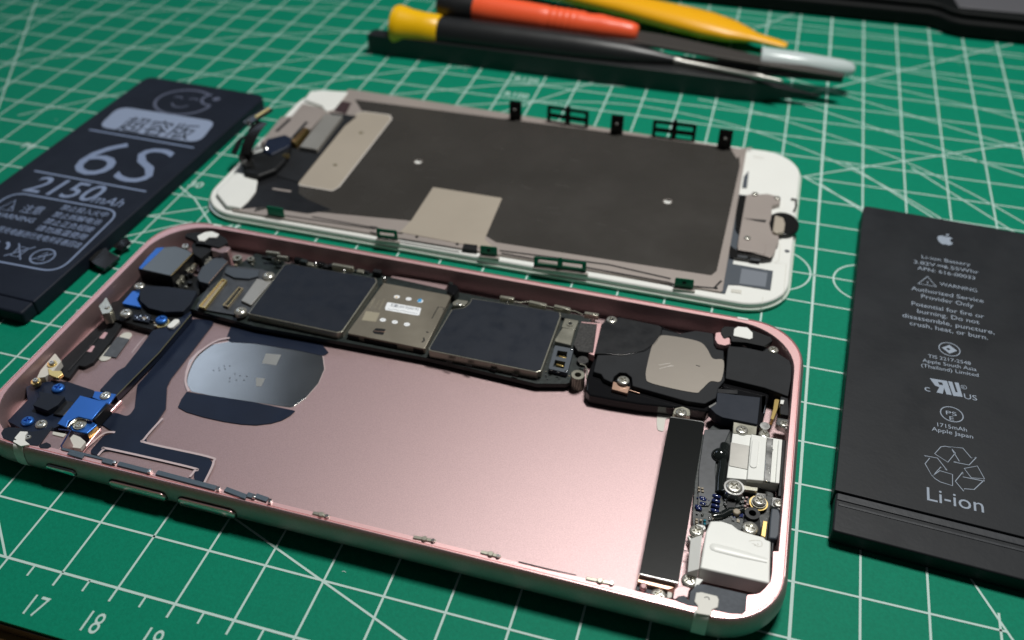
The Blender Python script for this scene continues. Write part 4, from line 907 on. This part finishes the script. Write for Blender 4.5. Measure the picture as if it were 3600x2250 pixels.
# home button bracket
hb = plate('home_button_bracket', H_, [(375, 258), (440, 245), (520, 250), (600, 245), (700, 270), (740, 290), (735, 345), (650, 370), (640, 500), (620, 560), (640, 640), (722, 700), (720, 770), (695, 800), (680, 870), (630, 925), (560, 900), (285, 840), (280, 800), (330, 500)], SZ, .33, 'disp_rim', sa, r=.02, bevel=.01)
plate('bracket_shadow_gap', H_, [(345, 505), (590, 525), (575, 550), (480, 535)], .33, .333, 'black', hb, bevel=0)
plate('raised_panel', H_, [(300, 745), (560, 760), (585, 790), (572, 885), (285, 840)], .33, .35, 'disp_rim', hb, r=.03)
for a, b in ((468, 242), (705, 285), (388, 708)): screw(hb, at(H_(a, b), .36), .365, .075, .03)
hr = prism('home_button', disc(*at(H_(765, 565), .30), .36, 36, .46), SZ, .32, 'clip_black', sa, bevel=.03)
prism('button_boss', rc(px(H_, [(680, 470), (770, 500), (790, 560), (775, 650), (690, 660), (655, 640)], .40), .04), .32, .40, 'disp_bare', hr, bevel=.02)
plate('button_flex', H_, [(300, 260), (380, 262), (330, 560), (300, 670), (262, 600), (270, 420)], SZ, .30, 'clip_black', hr, r=.03)
tube('button_lead', [(*at(H_(a, b), .25), .25) for a, b in ((880, 430), (905, 380), (905, 310), (850, 300))], .022, 'black', hr)
plate('flex_end', H_, [(200, 790), (280, 850), (560, 895), (660, 925), (640, 945), (560, 955), (400, 945), (200, 915)], SZ, .29, 'clip_black', hr, r=.02)
for a, b in ((340, 905), (475, 935)): plate('solder_pad', H_, [(a - 60, b - 12), (a + 50, b + 3), (a + 48, b + 25), (a - 60, b + 10)], .29, .31, 'pcb_grey', hr)
# clips standing on the long edges
def stand(name, k, a, b, h, m, parent, th=.02, holes=(), tilt=0.0, z0=.25):
    """upright sheet-metal tab between two photo points, height h"""
    A3 = Vector((*at(k(*a), z0), z0)); B3 = Vector((*at(k(*b), z0), z0)); u = (B3 - A3); Lw = u.length; u.normalize(); nrm = Vector((-u.y, u.x, 0)); up = (Vector((0, 0, 1)) + nrm * tilt).normalized()
    outer = rc([(0, 0), (Lw, 0), (Lw, h), (0, h)], [0, 0, min(.04, h / 3), min(.04, h / 3)])
    V2, F2 = prism_data(outer, -th / 2, th / 2, [[(x * Lw, y * h) for x, y in hh] for hh in holes])
    return obj(name, [tuple(A3 + u * x + up * y + nrm.normalized() * z) for x, y, z in V2], F2, m, parent)
slot2 = ([(.08, .35), (.45, .35), (.45, .75), (.08, .75)], [(.55, .35), (.92, .35), (.92, .75), (.55, .75)])
for a, b in (((450, 470), (740, 515)), ((1190, 575), (1495, 612))):  # height and lower holes include the clip's mirror reflection, built as shape
    o = stand('wall_clip', S3, a, b, .52, 'clip_black', sa, holes=[[(.08, .14), (.44, .14), (.44, .40), (.08, .40)], [(.56, .14), (.92, .14), (.92, .40), (.56, .40)], [(.08, .60), (.44, .60), (.44, .86), (.08, .86)], [(.56, .60), (.92, .60), (.92, .86), (.56, .86)]], z0=.22, th=.05)
    m_ = ((a[0] + b[0]) / 2, (a[1] + b[1]) / 2); stand('clip_finial', S3, (m_[0] - 14, m_[1]), (m_[0] + 14, m_[1] + 2), .60, 'clip_black', o, z0=.22, th=.06)
for a, b in (((185, 450), (268, 460)), ((897, 552), (985, 562)), ((1652, 655), (1748, 668))):
    o = stand('screw_clip', S3, a, b, .58, 'clip_black', sa, th=.06, z0=.22); m_ = at(S3((a[0] + b[0]) / 2, (a[1] + b[1]) / 2), .22); lathe('nut', (m_[0], m_[1] - .02, .58), (m_[0], m_[1] - .09, .58), [(0, .09), (.8, .09), (1, .06)], 'black_gloss', o, n=18)
    lathe('nut_glint', (m_[0], m_[1] - .09, .60), (m_[0], m_[1] - .11, .60), [(0, .035), (1, .02)], 'steel', o, n=12)
for a, b, h_, hl in (((40, 432), (150, 445), .26, [[(.15, .35), (.85, .35), (.85, .65), (.15, .65)]]), ((588, 520), (678, 530), .24, ()), ((872, 582), (1150, 615), .26, slot2), ((1618, 692), (1718, 705), .24, ())):
    o = stand('green_clip', S1, a, b, h_, 'clip_green', sa, holes=hl, z0=.26, th=.015)
    m_ = at(S1((a[0] + b[0]) / 2, (a[1] + b[1]) / 2), .26)
    stand('clip_foot', S1, (a[0] - 6, a[1] + 18), (b[0] + 10, b[1] + 20), .06, 'disp_rim', o, z0=.2, th=.08)
    if h_ < .25: lathe('clip_hole', (m_[0], m_[1] - .008, .40), (m_[0], m_[1] - .02, .40), [(0, .045), (1, .04)], 'black', o, n=14)
    elif hl is slot2: stand('clip_finial', S1, (1000, 598), (1022, 600), .31, 'clip_green', o, z0=.26, th=.016)
o = stand('green_clip', S2, (612, 1275), (760, 1300), .26, 'clip_green', sa, z0=.26, th=.02); lathe('solder_bead', (*at(S2(690, 1215), .45), .42), (*at(S2(690, 1215), .45), .46), [(0, .04), (1, .015)], 'steel_bright', o, n=12)

# ================================================================== BATTERY WITH THE LARGE PRINT (left)
ZL = .36
bl_tr = Vector(at((935, 335), ZL)); bl_br = Vector(at((118, 1062), ZL))
dy = (bl_tr - bl_br).normalized(); dx = Vector((dy.y, -dy.x)); WL = 3.85
blt = thing('phone_battery', 'dark navy replacement battery printed 6S 2150mAh, at the left edge', 'battery', (11, 9.8, 0), 'loose phone batteries')
def quad(c0, w, h, ux, uy): return [tuple(c0), tuple(c0 + ux * w), tuple(c0 + ux * w + uy * h), tuple(c0 + uy * h)]
HL = (bl_tr - bl_br).length
base = bl_br - dx * WL
cell = prism('cell', rc(quad(base - dy * .0, WL, HL, dx, dy), [.05, .05, .3, .3]), .012, ZL, 'batt_wrap_foil', blt, bevel=.07, seg=4)
prism('terminal_cap', rc(quad(base + dx * .03 - dy * .36, WL - .06, .42, dx, dy), .08), .012, ZL - .03, 'batt_wrap_foil', blt, bevel=.05, seg=4)
def LP(k, a, b): return at(k(a, b), ZL + .002)
q = Print(); z_ = ZL + .0022
q.text('6S', LP(R7, 500, 868), LP(R7, 1085, 970), z_, h=1.72, bold=-.008)
q.text('2150', LP(K3, 212, 190), LP(K3, 875, 300), z_, h=.72, shear=.18, bold=.006)
q.text('mAh', LP(K3, 868, 302), LP(K3, 1150, 352), z_, h=.34, shear=.18)
tri_ = [LP(K3, 0 - 20, 370), LP(K3, 118, 388), LP(K3, 150, 285)]
q.line(tri_, .035, z_, True); q.text('!', LP(K3, 75, 375), LP(K3, 88, 377), z_, h=.16)
q.text('注意', LP(K3, 185, 395), LP(K3, 385, 420), z_, h=.26)
q.text('WARNING', LP(K3, -85, 430), LP(K3, 310, 505), z_, h=.18, bold=.006)
for i, (s_, a, b, c_, d_) in enumerate((('禁止投入火中', 575, 370, 1020, 450), ('禁止拆解电池', 495, 438, 955, 522), ('禁止正负短接', 415, 502, 880, 595), ('请勿高温使用', 335, 568, 810, 665))): q.text(s_, LP(K3, a, b), LP(K3, c_, d_), z_, h=.17, bold=.004)
q.text('请使用专用充电器进行充电并妥善回收', LP(K3, -290, 528), LP(K3, 760, 748), z_, h=.17, bold=.004)
q.make('printed_text', 'ink_blue', blt)
q = Print()
q.line([LP(R7, 678, 552), LP(R7, 1472, 690)], .055, z_); q.make('printed_rule', 'ink_blue', blt); q = Print(); q.line([LP(R7, 262, 865), LP(R7, 1110, 1022)], .055, z_)
q.make('printed_rule', 'ink_blue', blt)
q = Print()
q.line(rc([LP(K3, 130, 205), LP(K3, 1165, 392), LP(K3, 560, 985), LP(K3, -640, 760)], .42, 8), .05, z_, True)
q.make('printed_frame', 'ink_blue', blt)
q = Print()
pill = rc([LP(R7, 905, 375), LP(R7, 1640, 490), LP(R7, 1510, 655), LP(R7, 745, 530)], .34, 6)
q.fill(pill, z_); q.make('label_pill', 'pill', blt)
q = Print(); q.text('超容版', LP(R7, 885, 545), LP(R7, 1425, 622), z_ + .001, h=.60, bold=.004); q.make('pill_text', 'label_navy', blt)
# biscuit-shaped emblem: ring with a bite, a dot and two arcs
c = Vector(LP(R7, 1395, 342)); rE = (Vector(LP(R7, 1590, 375)) - Vector(LP(R7, 1195, 320))).length / 2
q = Print()
ringp = [tuple(c + dx * (rE * math.cos(math.radians(t))) + dy * (.86 * rE * math.sin(math.radians(t)))) for t in [51 + i * 7.85 for i in range(41)]]
q.line(ringp, .085, z_)
bc_ = c + dx * (rE * math.cos(math.radians(28))) + dy * (rE * math.sin(math.radians(28)))
q.line([tuple(bc_ + dx * (.4 * rE * math.cos(math.radians(t))) + dy * (.4 * rE * math.sin(math.radians(t)))) for t in [129 + i * 13 for i in range(13)]], .085, z_ + .0004)
q.fill([tuple(bc_ + dx * (.06 + .11 * math.cos(t / 10 * 6.283)) + dy * (.05 + .11 * math.sin(t / 10 * 6.283))) for t in range(10)], z_)
for ox, oy, s0, s1, rr in ((-.28, .10, 20, 160, .13), (.18, .14, 20, 160, .13), (-.02, -.05, 200, 340, .26)):
    q.line([tuple(c + dx * (ox + rr * math.cos(math.radians(t))) + dy * (oy + rr * math.sin(math.radians(t)))) for t in range(s0, s1 + 1, 14)], .05, z_)
q.make('printed_emblem', 'ink_dim', blt)
q = Print()
c = Vector(LP(K3, 412, 828)); q.line([tuple(c + dx * (.26 * math.cos(t / 20 * 6.283)) + dy * (.26 * math.sin(t / 20 * 6.283))) for t in range(20)], .035, z_, True)
q.line([tuple(c - dx * .18 - dy * .18), tuple(c + dx * .18 + dy * .18)], .03, z_); q.line([tuple(c - dx * .1 - dy * .12), tuple(c + dy * .16), tuple(c + dx * .1 - dy * .12)], .03, z_, True)
c = Vector(LP(K3, 190, 780)); q.line([tuple(c - dx * .22 - dy * .24), tuple(c + dx * .22 + dy * .24)], .03, z_); q.line([tuple(c + dx * .22 - dy * .24), tuple(c - dx * .22 + dy * .24)], .03, z_)
q.line([tuple(c - dx * .12 + dy * .15), tuple(c + dx * .12 + dy * .15), tuple(c + dx * .09 - dy * .18), tuple(c - dx * .09 - dy * .18)], .03, z_, True)
c = Vector(LP(K3, -20, 740))
for t0 in (0, 120, 240): q.line([tuple(c + dx * (.22 * math.cos(math.radians(t))) + dy * (.22 * math.sin(math.radians(t)))) for t in range(t0, t0 + 90, 15)], .07, z_)
q.make('printed_icons', 'ink_blue', blt)
# black connector tail on the right side
strap('connector_tail', smoothpath([(*at(K3(930, 800), .2), .2), (*at(K3(1000, 860), .16), .16), (*at(K3(1090, 905), .12), .12)], 4), .46, .08, 'clip_black', blt)
strap('tail_flex', smoothpath([(*at(K3(1130, 760), .12), .12), (*at(K3(1180, 715), .16), .16), (*at(K3(1250, 672), .2), .2)], 4), .3, .03, 'black_gloss', blt)

# ================================================================== BATTERY WITH THE SMALL PRINT (right)
ZR = .37
tl = Vector(at((3036, 722), ZR)); bl = Vector(at((2935, 1722), ZR)); uy = (tl - bl).normalized(); ux = Vector((uy.y, -uy.x))
br = thing('phone_battery', 'black battery with fruit logo, grey warning text and recycling arrows at the right edge', 'battery', (30.5, 9, 0), 'loose phone batteries')
WR = 3.9; HR = (tl - bl).length
prism('cell', rc(quad(bl, WR, HR, ux, uy), [.02, .02, .14, .14]), .012, ZR, 'batt_wrap', br, bevel=.045, seg=4)
prism('terminal_cap', rc(quad(bl + ux * .03 - uy * .80, WR - .06, .80, ux, uy), [.06, .06, 0, 0]), .012, ZR - .05, 'batt_wrap', br, bevel=.03, seg=3)
prism('foil_seam', quad(bl + ux * .05 - uy * .16, WR - .1, .14, ux, uy), ZR - .055, ZR - .028, 'foil_seam', br, bevel=.02, seg=3)
prism('foil_seam', quad(bl + ux * .08 - uy * .27, WR - .16, .05, ux, uy), ZR - .055, ZR - .038, 'foil_seam', br, bevel=.015, seg=3)
def RP(k, a, b): return at(k(a, b), ZR + .002)
q = Print(); z_ = ZR + .0022
for s_, k_, a, b, c_, d_, h_ in (('Li-ion Battery', R2, 952, 556, 1322, 617, .125), ('3.82V   6.55Whr', R2, 892, 594, 1385, 676, .125), ('APN: 616-00033', R2, 918, 641, 1358, 720, .125), ('WARNING', R2, 1088, 762, 1372, 815, .12),
    ('Authorized Service', R2, 872, 796, 1422, 896, .135), ('Provider Only', R2, 948, 857, 1345, 932, .135), ('Potential for fire or', R2, 875, 912, 1425, 1014, .135), ('burning. Do not', R2, 918, 970, 1390, 1058, .135),
    ('disassemble, puncture,', R2, 805, 1002, 1505, 1135, .135), ('crush, heat, or burn.', R2, 860, 1062, 1455, 1176, .135), ('TIS 2217-2548', R2, 1000, 1310, 1325, 1368, .10), ('Apple South Asia', R2, 958, 1342, 1368, 1415, .10),
    ('(Thailand) Limited', R2, 948, 1380, 1385, 1458, .10), ('c', R3, 682, 187, 712, 192, .17), ('US', R3, 893, 228, 962, 240, .14), ('PS', R3, 796, 312, 853, 322, .10), ('E', R3, 815, 342, 838, 346, .10),
    ('1715mAh', R3, 750, 376, 907, 405, .10), ('Apple Japan', R3, 720, 398, 940, 442, .10), ('Li-ion', R3, 695, 768, 998, 836, .30)):
    q.text(s_, RP(k_, a, b), RP(k_, c_, d_), z_, h=h_)
q.line([RP(R2, 1068, 607), RP(R2, 1140, 620)], .02, z_); q.line([RP(R2, 1068, 614), RP(R2, 1140, 627)], .014, z_)
q.line([RP(R2, 995, 695), RP(R2, 925, 750), RP(R2, 1062, 773)], .03, z_, True); q.text('!', RP(R2, 990, 752), RP(R2, 1000, 754), z_, h=.10)
def loc(c, x, y): v = Vector(c) + ux * x + uy * y; return (v.x, v.y)
c = RP(R2, 1162, 1248); q.line([loc(c, .19 * math.cos(t / 28 * 6.283), .19 * math.sin(t / 28 * 6.283)) for t in range(28)], .018, z_, True)
q.fill([loc(c, .14, 0), loc(c, 0, .13), loc(c, -.14, 0), loc(c, 0, -.13)], z_, holes=[[loc(c, -.02 + sx * .045, sy * .04 - .0) for sx, sy in ((.0, -1), (-.9, 0), (0, 1), (.9, 0))]])
c = RP(R3, 826, 312); q.line([loc(c, .19 * math.cos(t / 28 * 6.283), .185 * math.sin(t / 28 * 6.283)) for t in range(28)], .018, z_, True)
c = RP(R3, 890, 168); q.line([loc(c, .05 * math.cos(t / 16 * 6.283), .05 * math.sin(t / 16 * 6.283)) for t in range(16)], .01, z_, True); q.text('R', loc(c, -.022, -.03), loc(c, .022, -.03), z_, h=.055)
q.make('printed_text', 'ink_grey', br)
# the reversed-R U component mark
q = Print()
RUp = [(710, 122), (790, 135), (835, 142), (860, 192), (845, 142), (858, 145), (885, 220), (830, 212), (795, 205), (775, 170), (768, 170), (782, 200), (750, 192), (735, 165), (715, 150)]
q.fill([RP(R3, 708, 120), RP(R3, 800, 135), RP(R3, 826, 210), RP(R3, 798, 206), RP(R3, 785, 172), RP(R3, 778, 203), RP(R3, 745, 196), RP(R3, 760, 168), RP(R3, 738, 160)], z_, holes=[[RP(R3, 752, 140), RP(R3, 775, 144), RP(R3, 780, 158), RP(R3, 760, 155)]])
q.fill([RP(R3, 806, 136), RP(R3, 828, 140), RP(R3, 846, 194), RP(R3, 858, 196), RP(R3, 840, 142), RP(R3, 862, 145), RP(R3, 884, 220), RP(R3, 834, 214)], z_)
q.make('printed_mark', 'ink_grey', br)
# fruit logo
def bez(pts, n=8): return smoothpath(pts + [pts[0]], n)[:-1]
ap = [(0, .34), (-.14, .41), (-.28, .42), (-.42, .33), (-.5, .14), (-.49, -.08), (-.4, -.34), (-.25, -.52), (-.14, -.56), (0, -.5), (.13, -.55), (.25, -.52), (.37, -.38), (.44, -.22), (.33, -.13), (.27, .03), (.30, .18), (.41, .29), (.32, .39), (.18, .42)]
lf = [(.0, .48), (.02, .6), (.1, .71), (.21, .76), (.2, .64), (.12, .53)]
c = Vector(RP(R2, 1133, 418)); s_ = .34
q = Print(); q.fill([loc(c, x * s_, y * s_) for x, y in bez(ap)], z_); q.fill([loc(c, x * s_, y * s_) for x, y in bez(lf, 5)], z_); q.make('printed_logo', 'ink_grey', br)
# recycling arrows
q = Print()
for pts in ([(735, 522), (768, 485), (790, 482), (818, 487), (845, 518), (805, 567)], [(818, 485), (885, 492), (930, 545), (958, 540), (918, 582), (832, 565), (866, 562)],
            [(676, 531), (750, 545), (802, 612), (768, 592), (722, 642), (684, 575), (708, 545)], [(762, 612), (830, 632), (830, 692), (765, 672), (738, 655), (722, 640)],
            [(892, 600), (962, 587), (1000, 655), (930, 650)], [(1000, 660), (945, 712), (892, 708), (890, 722), (845, 668), (885, 618), (885, 645), (1000, 668)]):
    q.line([RP(R3, *p) for p in pts], .014, z_, True)
q.make('recycling_arrows', 'ink_grey', br)

# ================================================================== TOOLS
# black plastic spudger bar (nearest)
g = thing('spudger', 'long black square-bar prying tool with a flat pointed tip, nearest of the tools', 'prying tool', (20.5, 18.9, 0))
def bprism(name, yz, x0, x1, m, parent, y_off=(0, 0), bevel=.03):
    V = [(x0, y + y_off[0], z) for y, z in yz] + [(x1, y + y_off[1], z) for y, z in yz]; n = len(yz)
    F = [tuple(range(n)), tuple(range(2 * n - 1, n - 1, -1))] + [(i, (i + 1) % n, (i + 1) % n + n, i + n) for i in range(n)]
    return obj(name, V, F, m, parent, bevel=bevel, seg=3)
# body: hexahedral bar narrowing to the tip
def loft(name, secs, m, parent, bevel=0, smooth=None):
    V = []; F = []; n = len(secs[0])
    for s in secs: V += s
    for k in range(len(secs) - 1):
        for i in range(n): j = (i + 1) % n; F.append((k * n + i, k * n + j, k * n + n + j, k * n + n + i))
    F += [tuple(range(n - 1, -1, -1)), tuple(range((len(secs) - 1) * n, len(secs) * n))]
    return obj(name, V, F, m, parent, bevel=bevel, smooth=smooth, seg=3)
def sec(x, yc, w, z0, z1): return [(x, yc - w / 2, z0), (x, yc + w / 2, z0), (x, yc + w / 2, z1), (x, yc - w / 2, z1)]
loft('bar', [sec(14.33, 18.80, .36, .03, .58), sec(14.45, 18.80, .44, .006, .63), sec(20, 18.79, .44, .006, .63), sec(25.5, 18.82, .42, .006, .62), sec(26.15, 18.86, .38, .05, .585), sec(27.0, 18.91, .22, .17, .42), sec(27.8, 18.95, .05, .275, .305)], 'tool_black', g, bevel=.045)
# black screwdriver with yellow cap
sd = thing('screwdriver', 'black screwdriver with flared yellow end cap, lying behind the black bar', 'screwdriver', (21, 19.8, 0), 'precision screwdrivers')
c0 = Vector((*at((1385, 88), .78), .78)); c1 = Vector((*at((1548, 112), .74), .74)); tipm = Vector((*at((2370, 212), .72), .72)); tip = Vector((*at((2752, 286), .74), .74))
ax = (c1 - c0).normalized()
lathe('end_cap', c0, c1, [(0, .48), (.03, .58), (.10, .62), (.2, .60), (.38, .54), (.65, .505), (.96, .50), (1.0, .46)], 'yellow', sd, n=40)
lathe('handle', c1, tipm, [(0, .44), (.03, .465), (.25, .465), (.5, .45), (.65, .43), (.8, .37), (.92, .24), (1, .12)], 'tool_black', sd, n=36)
lathe('shaft', tipm - ax * .1, tip, [(0, .10), (.08, .11), (.1, .075), (.72, .065), (.74, .085), (.82, .085), (.84, .06), (.97, .055), (1, .02)], 'steel', sd, n=20)
# red screwdriver with black cap
rs = thing('screwdriver', 'orange-red ribbed screwdriver handle with black end cap, lying on top of the other tools', 'screwdriver', (20, 20.5, 0), 'precision screwdrivers')
ra = Vector((*at((1555, 18), 1.25), 1.25)); rb = Vector((*at((1672, 32), 1.25), 1.25)); rcv = Vector((*at((2242, 118), 1.12), 1.12))
lathe('end_cap', ra - (rb - ra) * .1, rb, [(0, .30), (.1, .40), (.6, .43), (1, .42)], 'tool_black', rs, n=32)
pr_ = [(0, .42), (.03, .45), (.1, .46), (.4, .42)]
for i in range(5): t = .45 + i * .04; pr_ += [(t, .415), (t + .012, .395), (t + .026, .395)]
pr_ += [(.66, .40), (.7, .36), (.78, .385), (.84, .345), (.9, .33), (.96, .30), (.99, .26), (1, .2)]
lathe('grip', rb, rcv, pr_, 'red', rs, n=36)
# yellow plastic opening tool
yt = thing('opening_tool', 'amber yellow plastic opening tool with a flat blade end, farthest of the tools', 'opening tool', (22, 21.5, 0))
ya = Vector((*at((1780, -60), .5), .5)); yb = Vector((*at((2765, 165), .30), .30))
d_ = (yb - ya).normalized(); s2 = Vector((-d_.y, d_.x, 0)).normalized(); Ly = (yb - ya).length
def osec(t, w, h, zc, n=16): 
    c = ya + d_ * (Ly * t); return [(c.x + s2.x * w * math.copysign(abs(math.cos(a)) ** .8, math.cos(a)), c.y + s2.y * w * math.copysign(abs(math.cos(a)) ** .8, math.cos(a)), zc + h * math.sin(a)) for a in [2 * math.pi * i / n for i in range(n)]]
loft('blade_body', [osec(0, .42, .26, .62), osec(.2, .46, .28, .60), osec(.45, .52, .30, .56), osec(.65, .68, .32, .50), osec(.74, .70, .30, .47), osec(.82, .58, .24, .43), osec(.875, .36, .16, .40), osec(.9, .24, .12, .38), osec(.98, .20, .07, .35), osec(1, .15, .04, .34)], 'amber', yt, smooth=60)
# tweezers with clear tip cap
tw = thing('tweezers', 'dark grey steel tweezers with a translucent tip cap, between the screwdrivers and the yellow tool', 'tweezers', (24, 20, 0))
ta = Vector((*at((1960, 108), .85), .85)); tbv = Vector((*at((2690, 220), .85), .85))
d_ = (tbv - ta).normalized(); s3 = Vector((-d_.y, d_.x, 0))
def tsec(t, w, z, th=.05):
    c = ta + (tbv - ta) * t; return [(c.x - s3.x * w, c.y - s3.y * w, z - th), (c.x + s3.x * w, c.y + s3.y * w, z - th), (c.x + s3.x * w, c.y + s3.y * w, z + th), (c.x - s3.x * w, c.y - s3.y * w, z + th)]
loft('arm', [tsec(0, .42, 1.0), tsec(.5, .40, 1.0), tsec(1, .26, .86), tsec(1.35, .12, .80)], 'tweezer_steel', tw, bevel=.015)
loft('arm', [tsec(0, .42, .35), tsec(.5, .40, .42), tsec(1, .26, .62), tsec(1.35, .12, .70)], 'tool_black', tw, bevel=.015)
ca = Vector((*at((2672, 208), .80), .80)); cbv = Vector((*at((3003, 246), .72), .72))
lathe('tip_cap', ca, cbv, [(0, .36), (.02, .38), (.5, .335), (.88, .27), (.96, .22), (1, .12)], 'clear_cap', tw, n=36, flat=.9)

# ================================================================== BLACK CASE (far right)
kc = thing('black_case', 'black case with a grey panel at the top right corner, behind all the tools', 'case', (30, 26, 0))
foot = [(14, 25.6), (25.0, 25.75), (31.0, 25.45), (31.25, 25.25), (31.6, 25.0), (33.9, 25.02), (45, 25.2), (45, 34), (14, 34)]
foot = [(18.6, 25.2), (25.0, 25.22), (30.9, 25.28), (31.2, 25.15), (31.5, 24.85), (31.9, 24.72), (45, 24.7), (45, 36), (18.6, 36)]
prism('case_body', foot, 0.01, .55, 'laptop_black', kc, bevel=.12, seg=4)
prism('case_rim', [(x, y + .25) for x, y in foot[:7]] + [(45, 36.2), (18.6, 36.2)], .55, .75, 'laptop_black', kc, bevel=.08, seg=3)
gx = [at((3340, -30), .8), at((3372, 24), .8), at((3700, 55), .8), at((3700, -60), .8)]
prism('grey_panel', gx, .74, .8, 'laptop_grey', kc, bevel=.02)
